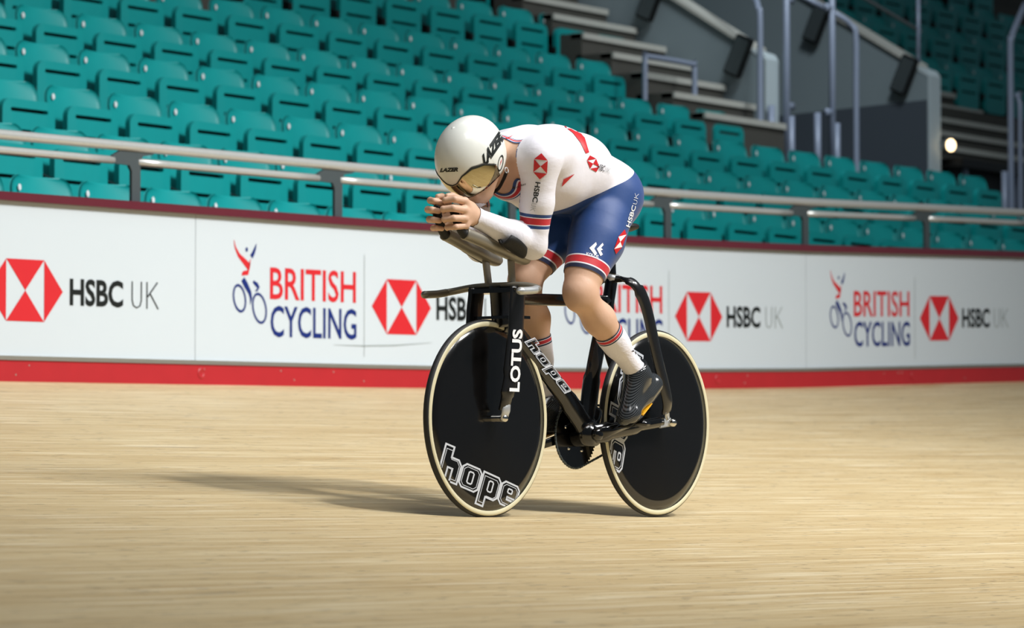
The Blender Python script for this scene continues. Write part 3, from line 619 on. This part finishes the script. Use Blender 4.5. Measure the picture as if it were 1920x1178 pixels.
for k in range(5):
    a = .4 + 2 * math.pi * k / 5; v, f = lathey([(0, -.040), (.005, -.040), (.006, -.0435)], BBX + .065 * math.cos(a), BBZ + .065 * math.sin(a), 10); mk('ring_bolt', v, f, M['chrome'], rg, True)
v, f = lathey([(.0, -.052), (.030, -.052), (.030, -.041), (.0, -.041)], RXC, WR, 24); mk('sprocket', v, f, M['chrome'], bike)
# chain: links along the path around ring and sprocket
d_ = math.hypot(BBX - RXC, BBZ - WR); th = math.atan2(BBZ - WR, BBX - RXC); al = math.asin((rr_ - .031) / d_)
path = []
for a in np.linspace(th + math.pi / 2 + al, th - math.pi / 2 - al, 60): path.append((BBX + rr_ * math.cos(a), BBZ + rr_ * math.sin(a)))
for a in np.linspace(th - math.pi / 2 - al, th - 3 * math.pi / 2 + al, 24): path.append((RXC + .031 * math.cos(a), WR + .031 * math.sin(a)))
path = np.array(path + [path[0]]); seg = np.linalg.norm(np.diff(path, axis=0), axis=1); cum = np.concatenate([[0], np.cumsum(seg)]); nl = int(cum[-1] / .0127); cv = []
for k in range(nl):
    s0 = cum[-1] * k / nl; s1 = s0 + .0112; a = [np.interp(s0, cum, path[:, i]) for i in (0, 1)]; b_ = [np.interp(min(s1, cum[-1]), cum, path[:, i]) for i in (0, 1)]
    w_ = .0035 if k % 2 else .0050
    cv.append(sweepvf([(a[0], -.0455, a[1]), ((a[0] + b_[0]) / 2, -.0455, (a[1] + b_[1]) / 2), (b_[0], -.0455, b_[1])], [.0048, .0034, .0048], w_, 6, SY))
tag(mk('chain', *merge(*cv), M['plate'], bike), kind='stuff')
# lettering on frame and fork, set flat on the left faces
def px_decal(vf, O, ux, uy, ysurf, mat, name, parent, maxe=None):
    V, F = vf
    if maxe: V, F = refine([tuple(q) for q in V], F, maxe)
    W = [P(O[0] + q[0] * ux[0] + q[1] * uy[0], O[1] + q[0] * ux[1] + q[1] * uy[1], ysurf) for q in V]; return mk(name, W, F, mat, parent)
px_decal(hope_letters(), (984, 642), (19.0, 24.4), (11.5, -7.5), .0225, M['p_silver'], 'lettering', frame)
px_decal(text2d('LOTUS', bold=.035), (974, 735), (6.5, -117), (-19, -1.0), .1035, M['p_white'], 'lettering', FORKL)

# ------------------------------------------------------------------ RIDER: implicit body meshed by surface nets
def surface_nets(Fd, org, h):
    S = Fd < 0; nx, ny, nz = Fd.shape
    c = S[:-1, :-1, :-1].astype(np.int8)
    for dx, dy, dz in [(1, 0, 0), (0, 1, 0), (1, 1, 0), (0, 0, 1), (1, 0, 1), (0, 1, 1), (1, 1, 1)]: c += S[dx:nx - 1 + dx, dy:ny - 1 + dy, dz:nz - 1 + dz]
    I, J, K = np.nonzero((c > 0) & (c < 8)); N = len(I); idx = -np.ones(c.shape, np.int32); idx[I, J, K] = np.arange(N)
    cor = [(a, b, d) for a in (0, 1) for b in (0, 1) for d in (0, 1)]; val = {q: Fd[I + q[0], J + q[1], K + q[2]].astype(np.float64) for q in cor}
    acc = np.zeros((N, 3)); cnt = np.zeros(N)
    for q in cor:
        for ax in range(3):
            if q[ax] == 0:
                r = list(q); r[ax] = 1; a, b = val[q], val[tuple(r)]; mk_ = (a < 0) != (b < 0); t = np.where(mk_, a / np.where(a == b, 1, a - b), 0)
                pt = np.tile(np.array(q, float), (N, 1)); pt[:, ax] = t; acc += pt * mk_[:, None]; cnt += mk_
    V = (np.stack([I, J, K], 1) + acc / cnt[:, None]) * h + org; Q = []
    for ax in range(3):
        b, d = [(1, 2), (2, 0), (0, 1)][ax]; sl0 = [slice(1, -1)] * 3; sl0[ax] = slice(0, -1); sl1 = list(sl0); sl1[ax] = slice(1, None)
        A, B = S[tuple(sl0)], S[tuple(sl1)]; ii = np.stack(np.nonzero(A != B), 1); off = np.array([1, 1, 1]); off[ax] = 0; ii = ii + off
        eb = np.zeros(3, int); eb[b] = 1; ed = np.zeros(3, int); ed[d] = 1; g = lambda e: idx[tuple((ii - e).T)]
        q = np.stack([g(eb + ed), g(ed), g(0 * eb), g(eb)], 1); ins = S[tuple(ii.T)]; q[~ins] = q[~ins][:, ::-1]; Q.append(q)
    Q = np.concatenate(Q); Q = Q[(Q >= 0).all(1)]; return V, Q
def prim_dist(X, Y, Z, a, b, ra, rb, sy):
    a = np.array(a, float); b = np.array(b, float); d = b - a; L2 = max(d @ d, 1e-9)
    px, py, pz = X - a[0], Y - a[1], Z - a[2]; t = np.clip((px * d[0] + py * d[1] + pz * d[2]) / L2, 0, 1)
    qx, qy, qz = px - t * d[0], (py - t * d[1]) / sy, pz - t * d[2]; return np.sqrt(qx * qx + qy * qy + qz * qz) - (ra + (rb - ra) * t)
def evaluate(prims, lo, hi, h):
    lo = np.array(lo, float); n = np.ceil((np.array(hi) - lo) / h).astype(int) + 1; D = np.full(n, .05, np.float32); ax = [lo[i] + h * np.arange(n[i]) for i in range(3)]
    for (g, a, b, ra, rb, sy, k) in prims:
        r = max(ra, rb) * max(1, sy) + .05; l = np.minimum(a, b) - r; u = np.maximum(a, b) + r
        s = [slice(max(0, int((l[i] - lo[i]) / h)), max(0, min(n[i], int((u[i] - lo[i]) / h) + 2))) for i in range(3)]
        X, Y, Z = np.meshgrid(ax[0][s[0]], ax[1][s[1]], ax[2][s[2]], indexing='ij', sparse=True)
        d = prim_dist(X, Y, Z, a, b, ra, rb, sy); sub = D[tuple(s)]
        if k < 0:       # carve
            hh = np.maximum(-k - np.abs(sub + d), 0) / -k; D[tuple(s)] = np.maximum(sub, -d) + hh * hh * -k * .25
        else:
            hh = np.maximum(k - np.abs(sub - d), 0) / k; D[tuple(s)] = np.minimum(sub, d) - hh * hh * k * .25
    return D, lo
HP = math.radians(47); HF = np.array((math.cos(HP), 0, -math.sin(HP))); HU = np.array((math.sin(HP), 0, math.cos(HP))); HC = np.array((1.080, 0, 1.212))
def hp(a, b, c): return tuple(HC + HF * a + HU * c + np.array((0, b, 0)))
SHL = (.905, .165, 1.205); ELL = (.878, .112, .922); WRL = (1.118, .046, 1.008)
HIPL = (.370, .079, 1.108); KNL = (.612, .11, .772); ANL = (.258, .11, .500); HIPR = (.370, -.079, 1.108); KNR = (.640, -.105, .822); ANR = (.492, -.11, .392)
HEELL = (.178, .11, .462); TOEL = (.325, .113, .352); HEELR = (.435, -.11, .335); TOER = (.640, -.113, .285)
mir = lambda p: (p[0], -p[1], p[2])
pr = [('torso', (.346, -.055, 1.120), (.346, .055, 1.120), .103, .103, 1, .02), ('torso', (.335, 0, 1.152), (.50, 0, 1.212), .101, .108, 1.25, .07), ('torso', (.52, 0, 1.222), (.64, 0, 1.234), .110, .114, 1.36, .04), ('torso', (.64, 0, 1.234), (.80, 0, 1.222), .114, .098, 1.38, .03),
      ('torso', (.43, 0, 1.150), (.66, 0, 1.148), .085, .092, 1.35, .06), ('torso', (.66, 0, 1.15), (.84, 0, 1.15), .09, .07, 1.35, .05), ('torso', (.76, 0, 1.262), (.93, 0, 1.232), .078, .060, 1.15, .04)]
for s in (1, -1):
    m_ = (lambda p: p) if s == 1 else mir; g = 'L' if s == 1 else 'R'; EL, WR_, SH = m_(ELL), m_(WRL), m_(SHL)
    pr += [('torso', (.90, s * .03, 1.225), (.90, s * .14, 1.212), .060, .056, 1, .04), ('torso', (.77, s * .10, 1.245), (.885, s * .155, 1.222), .078, .064, 1, .05), ('arm' + g, SH, tuple(.5 * (np.array(SH) + EL)), .060, .054, 1, .035), ('arm' + g, tuple(.5 * (np.array(SH) + EL)), EL, .054, .043, 1, .02),
           ('fore' + g, EL, tuple(np.array(EL) * .68 + np.array(WR_) * .32), .043, .048, 1, .02), ('fore' + g, tuple(np.array(EL) * .68 + np.array(WR_) * .32), WR_, .047, .028, 1, .02)]
    hip, kn, an, he, to = (HIPL, KNL, ANL, HEELL, TOEL) if s == 1 else (HIPR, KNR, ANR, HEELR, TOER); hip, kn, an = map(np.array, (hip, kn, an)); ax_ = kn - hip; sh = an - kn
    back = np.array((-.75, 0, -.3)) if s == 1 else np.array((-.95, 0, -.1))
    pr += [('leg' + g, tuple(hip), tuple(hip + ax_ * .45), .089, .086, 1, .045), ('leg' + g, tuple(hip + ax_ * .45), tuple(hip + ax_ * .93), .088, .057, 1, .03), ('leg' + g, tuple(hip + ax_ * .3 + np.array((.02, 0, .015))), tuple(hip + ax_ * .8 + np.array((.012, 0, .012))), .075, .055, 1, .04),
           ('leg' + g, tuple(kn), tuple(kn + sh * .02), .052, .052, 1, .03), ('leg' + g, tuple(kn + np.array((.018, 0, -.002))), tuple(kn + np.array((.015, 0, -.03))), .036, .033, 1, .02),
           ('leg' + g, tuple(kn + sh * .04), tuple(kn + sh * .30 + back * .016), .047, .052, 1, .03), ('leg' + g, tuple(kn + sh * .30 + back * .018), tuple(kn + sh * .62 + back * .006), .052, .041, 1, .03), ('leg' + g, tuple(kn + sh * .55), tuple(an), .040, .033, 1, .03),
           ('leg' + g, tuple(an), he, .032, .028, 1, .02), ('leg' + g, tuple(an), to, .032, .022, 1.2, .02), ('leg' + g, he, to, .026, .022, 1.3, .02)]
# neck and head
pr += [('head', (.90, 0, 1.225), hp(-.055, 0, -.075), .060, .056, 1, .03), ('head', hp(-.02, 0, .02), hp(-.015, 0, .022), .093, .093, .84, .02), ('head', hp(.012, 0, .0), hp(.02, 0, -.05), .078, .062, .88, .03),
       ('head', hp(.03, 0, -.078), hp(.062, 0, -.118), .048, .029, 1.0, .03), ('head', hp(.074, 0, -.128), hp(.078, 0, -.128), .018, .018, 1.2, .02),
       ('head', hp(.085, 0, -.005), hp(.108, 0, -.040), .009, .015, 1, .014), ('head', hp(.082, -.018, -.084), hp(.082, .018, -.084), .011, .011, 1, .006), ('head', hp(.080, -.016, -.099), hp(.080, .016, -.099), .011, .011, 1, .005)]
for s in (1, -1):
    pr += [('head', hp(-.01, s * .055, -.055), hp(.045, s * .024, -.116), .033, .026, 1, .03), ('head', hp(.05, s * .036, -.035), hp(.05, s * .036, -.04), .028, .028, 1, .02), ('head', hp(.074, s * .031, .004), hp(.075, s * .031, .004), .013, .013, 1, .006),
           ('head', hp(-.012, s * .078, .0), hp(-.005, s * .076, -.035), .014, .009, .5, .008)]
# hands closed round the grips
def hand(s):
    g = 'handL' if s == 1 else 'handR'; q = lambda x, y, z: (x, s * y, z); out = []
    W = np.array(WRL)
    out += [(g, q(*WRL), q(1.150, .050, 1.018), .0275, .026, .85, .02), (g, q(1.140, .050, 1.035), q(1.178, .055, 1.048), .022, .018, .8, .015), (g, q(1.140, .050, 1.0), q(1.172, .054, .985), .021, .016, .8, .015), (g, q(1.150, .052, 1.018), q(1.180, .056, 1.016), .023, .019, .75, .015)]
    ks = [(1.183, .057, 1.056), (1.189, .059, 1.026), (1.184, .057, .998), (1.172, .053, .974)]
    ps = [(1.232, .051, 1.060), (1.242, .053, 1.029), (1.237, .051, .996), (1.221, .048, .968)]
    ds = [(1.247, .024, 1.056), (1.258, .024, 1.026), (1.252, .024, .993), (1.236, .023, .966)]
    ts = [(1.228, .012, 1.052), (1.238, .011, 1.022), (1.233, .011, .990), (1.220, .011, .964)]
    for i in range(4):
        r = [.0114, .0120, .0114, .0100][i]
        out += [(g, q(*ks[i]), q(*ps[i]), r * 1.12, r, 1, .004), (g, q(*ps[i]), q(*ds[i]), r, r * .92, 1, .003), (g, q(*ds[i]), q(*ts[i]), r * .92, r * .82, 1, .003), (g, q(*ks[i]), q(1.15, .05, 1.018), r * 1.0, .017, 1, .008)]
    out += [(g, q(1.140, .040, 1.035), q(1.172, .030, 1.062), .017, .0125, 1, .012), (g, q(1.172, .030, 1.062), q(1.205, .022, 1.074), .0122, .0112, 1, .005), (g, q(1.205, .022, 1.074), q(1.232, .020, 1.072), .0112, .009, 1, .004)]
    return out
body_lo = (.10, -.27, .24); body_hi = (1.30, .27, 1.40)
D, lo = evaluate(pr + hand(1) + hand(-1), body_lo, body_hi, .0036)
BV, BQ = surface_nets(D, lo, .0036); del D
person = empty('person', tuple(BORG), HEAD)
tag(person, 'cyclist in white and blue skinsuit and white helmet crouched over the bars', 'person')
mk('body', BV, BQ, M['skin'], person, True)
# vertex groups by nearest limb
groups = ['torso', 'armL', 'armR', 'legL', 'legR', 'head', 'handL', 'handR', 'foreL', 'foreR']; allp = pr + hand(1) + hand(-1)
best = np.full(len(BV), 9.0); lab = np.zeros(len(BV), int)
for (g, a, b, ra, rb, sy, k) in allp:
    d = prim_dist(BV[:, 0], BV[:, 1], BV[:, 2], a, b, ra, rb, sy); w = d < best; best[w] = d[w]; lab[w] = groups.index(g)
def vnormals(V, Q):
    n = np.cross(V[Q[:, 2]] - V[Q[:, 0]], V[Q[:, 3]] - V[Q[:, 1]]); out = np.zeros_like(V)
    for i in range(4): np.add.at(out, Q[:, i], n)
    return out / (np.linalg.norm(out, axis=1)[:, None] + 1e-12)
BN = vnormals(BV, BQ)
def garment(name, keep, cuts, off, mats, parent, mat_of):
    """copy the body faces of the kept limbs, push them outwards, trim with planes: cuts = [(limbs, point, normal to drop)]"""
    kset = np.isin(lab, [groups.index(g) for g in keep]); fk_ = kset[BQ].all(1); Q = BQ[fk_]; used = np.unique(Q); mp = -np.ones(len(BV), int); mp[used] = np.arange(len(used)); V = BV[used] + BN[used] * off; Q = mp[Q]; L = lab[used]
    bm = bmesh.new(); ly = bm.verts.layers.int.new('limb'); vs = [bm.verts.new(v) for v in V]
    for v, l in zip(vs, L): v[ly] = int(l)
    for q in Q: bm.faces.new([vs[i] for i in q])
    for limbs, p, n in cuts:
        ids = {groups.index(g) for g in limbs if g in groups}; fs = [f for f in bm.faces if (any(v[ly] in ids for v in f.verts) if 'head' not in limbs else (abs(f.verts[0].co.y) < .102 and f.verts[0].co.x > .80 and f.verts[0].co.z > 1.06))]; es = {e for f in fs for e in f.edges}; vv = {v for f in fs for v in f.verts}
        bmesh.ops.bisect_plane(bm, geom=list(vv) + list(es) + fs, plane_co=p, plane_no=n, clear_outer=True)
    for f in bm.faces:
        f.smooth = True; c = [0] * 10
        for v in f.verts: c[v[ly]] += 1
        f.material_index = mat_of(groups[int(np.argmax(c))])
        if len(mats) > 6 and abs(f.verts[0].co.y) < .106 and f.verts[0].co.x > .8 and f.verts[0].co.z > 1.06: f.material_index = 6
    me = bpy.data.meshes.new(name); bm.to_mesh(me); bm.free()
    for m_ in mats: me.materials.append(m_)
    o = bpy.data.objects.new(name, me); COL.objects.link(o); o.parent = parent; return o
WHT, BLU, NAV, RED = '#eceaf2', '#15407f', '#121f45', '#c8202e'
COLP = np.array((.932, 0, 1.222)); COLN = np.array((.95, 0, -.30)); COLN = COLN / np.linalg.norm(COLN)
WAISTP, WAISTN = (.201, 0, 1.259), (.40, 0, .917)
m_torso = banded('suit_torso', [(WAISTP, WAISTN, [(-9, BLU), (0, WHT)]), (COLP, COLN, [(-.020, BLU), (-.0165, WHT), (-.0145, RED), (-.007, WHT), (-.0045, BLU)])], bscale=(30, 55, 30))
m_trunk = banded('suit_trunk', [(WAISTP, WAISTN, [(-9, BLU), (0, WHT)])], bscale=(30, 55, 30))
ELLa = np.array(ELL); SHLa = np.array(SHL)
def sleeve_mat(nm, s):
    sh = np.array(SHL) * (1, s, 1); el = np.array(ELL) * (1, s, 1); ax = el - sh; ax /= np.linalg.norm(ax); p = sh + ax * .178
    return banded(nm, [(p, ax, [(-9, WHT), (0, BLU), (.011, WHT), (.014, RED), (.036, WHT), (.039, BLU), (.050, WHT)])], bscale=(40, 40, 90))
HEMN = np.array((.42, 0, -.907))
def leg_mat(nm, hip, kn):
    ax = np.array(kn) - np.array(hip); p = np.array(hip) + ax * .83
    return banded(nm, [(p, HEMN, [(-9, BLU), (-.052, WHT), (-.047, RED), (-.020, WHT), (-.015, NAV)]), (WAISTP, WAISTN, [(0, WHT)])], bscale=(30, 30, 30), bump=.08)
smats = [m_trunk, sleeve_mat('suit_sleeve_l', 1), sleeve_mat('suit_sleeve_r', -1), leg_mat('suit_leg_l', HIPL, KNL), leg_mat('suit_leg_r', HIPR, KNR), banded('suit_forearm', [((0, 0, 0), (0, 0, 1), [(-9, WHT)])], bscale=(60, 60, 60), bump=.15), m_torso]
def lerp3(a, b, t): return tuple(np.array(a) * (1 - t) + np.array(b) * t)
cuts = [(('torso', 'head', 'hand'), tuple(COLP), tuple(COLN))]
for g, s in (('L', 1), ('R', -1)):
    w = np.array(WRL) * (1, s, 1); e = np.array(ELL) * (1, s, 1); cuts.append((('arm' + g, 'hand' + g, 'fore' + g), tuple(w + (w - e) * .0), tuple(w - e)))
cuts += [(('legL',), lerp3(HIPL, KNL, .83), tuple(HEMN)), (('legR',), lerp3(HIPR, KNR, .83), tuple(HEMN))]
suit = garment('skinsuit', groups, cuts, .003, smats, person, lambda g: {'armL': 1, 'armR': 2, 'legL': 3, 'legR': 4, 'handL': 5, 'handR': 5, 'foreL': 5, 'foreR': 5}.get(g, 0))
suit['label'] = 'tight white top and blue legs with red striped cuffs'
for g, kn, an, tt in (('L', KNL, ANL, .46), ('R', KNR, ANR, .46)):
    kn, an = np.array(kn), np.array(an); ax = an - kn; ax /= np.linalg.norm(ax); p = kn + (an - kn) * tt
    n_ = ax if g == 'R' else ax
    sm_ = banded('sock_' + g.lower(), [(p, n_, [(-9, NAV), (.005, WHT), (.007, RED), (.018, WHT), (.020, NAV), (.025, WHT)])], bscale=(60, 60, 140), bump=.2)
    garment('sock', ['leg' + g], [(('leg' + g,), tuple(p), tuple(-ax)), (('leg' + g,), tuple(an + ax * .03), tuple(ax))], .0025, [sm_], person, lambda g_: 0)
# shoes
def shoe(an, he, to, s):
    an, he, to = map(np.array, (an, he, to)); d = to - he; d /= np.linalg.norm(d); u = np.cross(np.array((0, 1, 0)), d); u = u if u[2] > 0 else -u
    ps = [('s', tuple(an + u * .012), tuple(an - u * .01), .041, .042, .95, .02), ('s', tuple(he + u * .012), tuple(he + d * .06 + u * .006), .036, .036, 1.0, .03), ('s', tuple(an + d * .01), tuple(to + u * .012), .043, .026, 1.1, .03), ('s', tuple(he), tuple(to), .028, .024, 1.35, .03), ('s', tuple(to - d * .01), tuple(to + d * .028 + u * .002), .027, .017, 1.45, .02)]
    cc = (he + to) / 2; D, lo = evaluate(ps, cc - .2, cc + .2, .004); V, Q = surface_nets(D, lo, .004)
    top = an + u * .030                                   # open collar
    keep = ((V - top) @ (u * .75 - d * .15)) < 0; Q = Q[keep[Q].all(1)]
    o = mk('shoe', V, Q, M['shoe'], person, True); md = o.modifiers.new('t', 'SOLIDIFY'); md.thickness = .002
    cl = sweep('collar_band', [top - u * .012 + np.array((0, 0, 0)), top + u * .004], .046, .0435, M['weave'], o, 24, SY)
    sl = sweep('sole', [he - u * .030 - d * .005, he - u * .031 + d * .10, to - u * .026 - d * .03, to - u * .020 + d * .035], [.005] * 4, [.026, .027, .036, .022], M['rubber'], o, 14, SY, 3)
    sweep('heel_stripe', [he - u * .029 + d * .07, he - u * .0275 + d * .13, to - u * .023 - d * .035], [.004] * 3, [.031, .033, .038], M['yellow'], o, 12, SY, 3)
    return o
shoe(ANL, HEELL, TOEL, 1); shoe(ANR, HEELR, TOER, -1)
# helmet in the head frame
def hel_r(az, el):
    a, b, c = math.cos(el) * math.cos(az), math.cos(el) * math.sin(az), math.sin(el)
    ra = .140 if a > 0 else .150; return 1 / math.sqrt((a / ra) ** 2 + (b / .108) ** 2 + (c / (.130 if c > 0 else .150)) ** 2)
def hel_p(az, el, off=0): r = hel_r(az, el) + off; return hp(r * math.cos(el) * math.cos(az), r * math.cos(el) * math.sin(az), r * math.sin(el) + .004)
rad = math.radians; AZV = rad(80)
def e_top(az): d = abs(math.degrees(az)); return rad(float(np.interp(d, [0, 8, 20, 38, 58, 80], [-1, 1, 10, 15, 8, -14])))
def e_rim(az): d = abs(math.degrees(az)); return rad(float(np.interp(d, [0, 30, 60, 95, 130, 180], [-34, -35, -37, -42, -34, -22])))
NA = 120; NE = 26; V = []; F = []
for i in range(NA):
    az = -math.pi + 2 * math.pi * i / NA; lo_e = e_top(az) if abs(az) < AZV else e_rim(az)
    for j in range(NE + 1): V.append(hel_p(az, lo_e + (math.pi / 2 - lo_e) * j / NE))
for i in range(NA):
    for j in range(NE): a = i * (NE + 1) + j; b_ = ((i + 1) % NA) * (NE + 1) + j; F.append((a, b_, b_ + 1, a + 1))
helmet = mk('helmet', V, F, M['helmet'], person, True); helmet['label'] = 'white aero time-trial helmet with mirrored visor'; md = helmet.modifiers.new('t', 'SOLIDIFY'); md.thickness = .006; md.offset = -1
V = []; F = []; NV = 60
for i in range(NV + 1):
    az = -AZV + 2 * AZV * i / NV; a0, a1 = e_rim(az), e_top(az)
    for j in range(13): V.append(hel_p(az, a0 + (a1 - a0) * j / 12, .0008))
for i in range(NV):
    for j in range(12): a = i * 13 + j; F.append((a, a + 13, a + 14, a + 1))
vis = mk('visor', V, F, M['mirror'], helmet, True); vis['label'] = 'gold mirrored visor'; md = vis.modifiers.new('t', 'SOLIDIFY'); md.thickness = .003; md.offset = -1
sweep('visor_edge', [hel_p(az, e_top(az), .0012) for az in np.linspace(-AZV, AZV, 61)], .0016, .0016, M['black'], helmet, 6)
for s in (1, -1):
    sweep('chin_strap', spline([hp(-.02, s * .093, -.09), hp(-.005, s * .075, -.112), hp(.02, s * .048, -.135), hp(.035, s * .0, -.142)], 5), .0012, .007, M['rubber'], helmet, 8, (0, 1, 0))
    v = [hp(-.022 + .008 * math.cos(a), s * (.094), -.086 + .010 * math.sin(a)) for a in np.linspace(0, 6.28, 13)[:-1]]; sweep('strap_buckle', v + [v[0]], .002, .002, M['oval'], helmet, 6)
# print on suit and helmet, wrapped onto the surface
dg = bpy.context.evaluated_depsgraph_get()
def tree(o):
    me = o.data; return BVHTree.FromPolygons([v.co.copy() for v in me.vertices], [tuple(p.vertices) for p in me.polygons])
TS, TH = tree(suit), tree(helmet)
sock_l = [o for o in person.children if o.name.startswith('sock')][0]; TK = tree(sock_l)
def wrap(vf, O, ux, uy, tr, mat, name, parent, off=.0018, maxe=.12):
    V, F = refine([tuple(q) for q in vf[0]], vf[1], maxe); W = []; ok = []
    for q in V:
        px, py = O[0] + q[0] * ux[0] + q[1] * uy[0], O[1] + q[0] * ux[1] + q[1] * uy[1]; d = Vector(rayl(px, py)).normalized()
        loc, nrm, i_, dist = tr.ray_cast(Vector(CAML), d)
        if loc is None: W.append((0, 0, 0)); ok.append(False)
        else:
            if nrm.dot(d) > 0: nrm = -nrm
            W.append(tuple(loc + nrm * off)); ok.append(True)
    W = np.array(W); F = [f for f in F if all(ok[i] for i in f) and max(np.linalg.norm(W[f[a]] - W[f[(a + 1) % len(f)]]) for a in range(len(f))) < .05]
    used = sorted({i for f in F for i in f}); mp = {u: k for k, u in enumerate(used)}
    if not used: return None
    return mk(name, W[used], [tuple(mp[i] for i in f) for f in F], mat, parent)
TXT = lambda s, **k: text2d(s, **k)
# sleeve
wrap(HEX_RED, (1013.5, 312), (-1.5, 24.5), (25, 3), TS, M['p_red'], 'hexagon_logo', suit); 
wrap(TXT('HSBC', bold=.02), (1004, 341), (-6, 38), (9.5, 1.5), TS, M['p_black'], 'lettering', suit, maxe=.2); wrap(T_UK, (997, 381), (-3, 14), (9, 1.5), TS, M['p_grey'], 'lettering', suit, maxe=.3)
# hip / flank
wrap(HEX_RED, (1111.5, 307), (6, 15.5), (17, -3), TS, M['p_red'], 'hexagon_logo', suit); wrap(TXT('HSBC'), (1119, 318), (13, 4), (2.5, -11), TS, M['p_black'], 'lettering', suit, maxe=.12, off=.0025); wrap(T_UK, (1133, 322), (8, 4), (2.5, -10), TS, M['p_grey'], 'lettering', suit, maxe=.2, off=.0025)
# back flash and flank triangle
wrap(poly([(1052, 233), (1066, 234), (1082, 243), (1096, 259), (1104, 286), (1098, 288), (1088, 268), (1074, 250)]), (0, 0), (1, 0), (0, 1), TS, M['p_red'], 'red_flash', suit, maxe=5)
wrap(poly([(1077, 326), (1053, 350), (1056, 336)]), (0, 0), (1, 0), (0, 1), TS, M['p_red'], 'red_flash', suit, maxe=5)
# thigh
wrap(HEX_RED, (1162.5, 453.5), (8, -23), (15, -4), TS, M['p_red'], 'hexagon_logo', suit); wrap(HEX_WHITE, (1162.5, 453.5), (8, -23), (15, -4), TS, M['p_white'], 'hexagon_logo', suit)
wrap(TXT('HSBC', bold=.02), (1180, 427), (12, -40), (-7, -3), TS, M['p_white'], 'lettering', suit, maxe=.2); wrap(T_UK, (1193, 384), (4, -20), (-7, -2), TS, M['p_white'], 'lettering', suit, maxe=.3)
KOL = merge(poly([(0, .5), (.5, 0), (.62, .18), (.36, .5), (.5, .82), (.42, 1)]), poly([(.55, .5), (.9, .0), (1.05, .15), (.85, .42), (1.0, .5), (.85, .62), (1.0, .86), (.9, 1)]))
wrap(KOL, (1103, 478), (25, 3), (4, -25), TS, M['p_white'], 'emblem', suit, maxe=.3); wrap(TXT('KOLOS', bold=.02), (1099, 480), (22, 5.5), (1, -6.5), TS, M['p_white'], 'lettering', suit, maxe=.1, off=.0025)
# chest marks and nape emblem
wrap(poly([(0, 0), (1, .3), (.8, 1), (.1, .8)]), (956, 354), (10, 1), (0, -6), TS, M['p_black'], 'small_emblem', suit, maxe=.5); wrap(TXT('cc kss'), (968, 353), (18, -6), (1, -5), TS, M['p_black'], 'lettering', suit, maxe=.5)
wrap(poly([(0, .4), (.4, .5), (1, 1), (.5, .3), (.2, 0)]), (947, 262), (16, -3), (1, -6), TS, M['p_red'], 'small_emblem', suit, maxe=.3)
# helmet
wrap(TXT('LAZER', bold=.075), (908, 316), (37, -54), (-4, -25), TH, M['p_black'], 'lettering', helmet, maxe=.12)
wrap(TXT('LAZER', bold=.06, shear=.3), (825, 323), (34, -1.5), (0, -7.5), TH, M['p_black'], 'lettering', helmet, maxe=.07)
ov = [(math.cos(a), math.sin(a)) for a in np.linspace(0, 6.283, 25)[:-1]]
wrap(ribbon(ov, .22), (938, 306), (4.5, -1), (2, -14), TH, M['p_black'], 'oval_emblem', helmet, maxe=.4); wrap(poly([(-.3, -.5), (.1, -.1), (.0, .1), (.4, .6), (-.1, .2), (0, 0)]), (938, 306), (4.5, -1), (2, -14), TH, M['p_red'], 'oval_emblem', helmet, maxe=.4)
# small dark mark on the near sock
wrap(ribbon([(0, .2), (.5, .5), (.3, 1), (.6, .6), (1, .8), (.7, .4), (.9, 0), (.55, .3)], .12), (1184, 662), (9, 2), (2, -16), TK, M['p_black'], 'sock_mark', sock_l, maxe=.3)
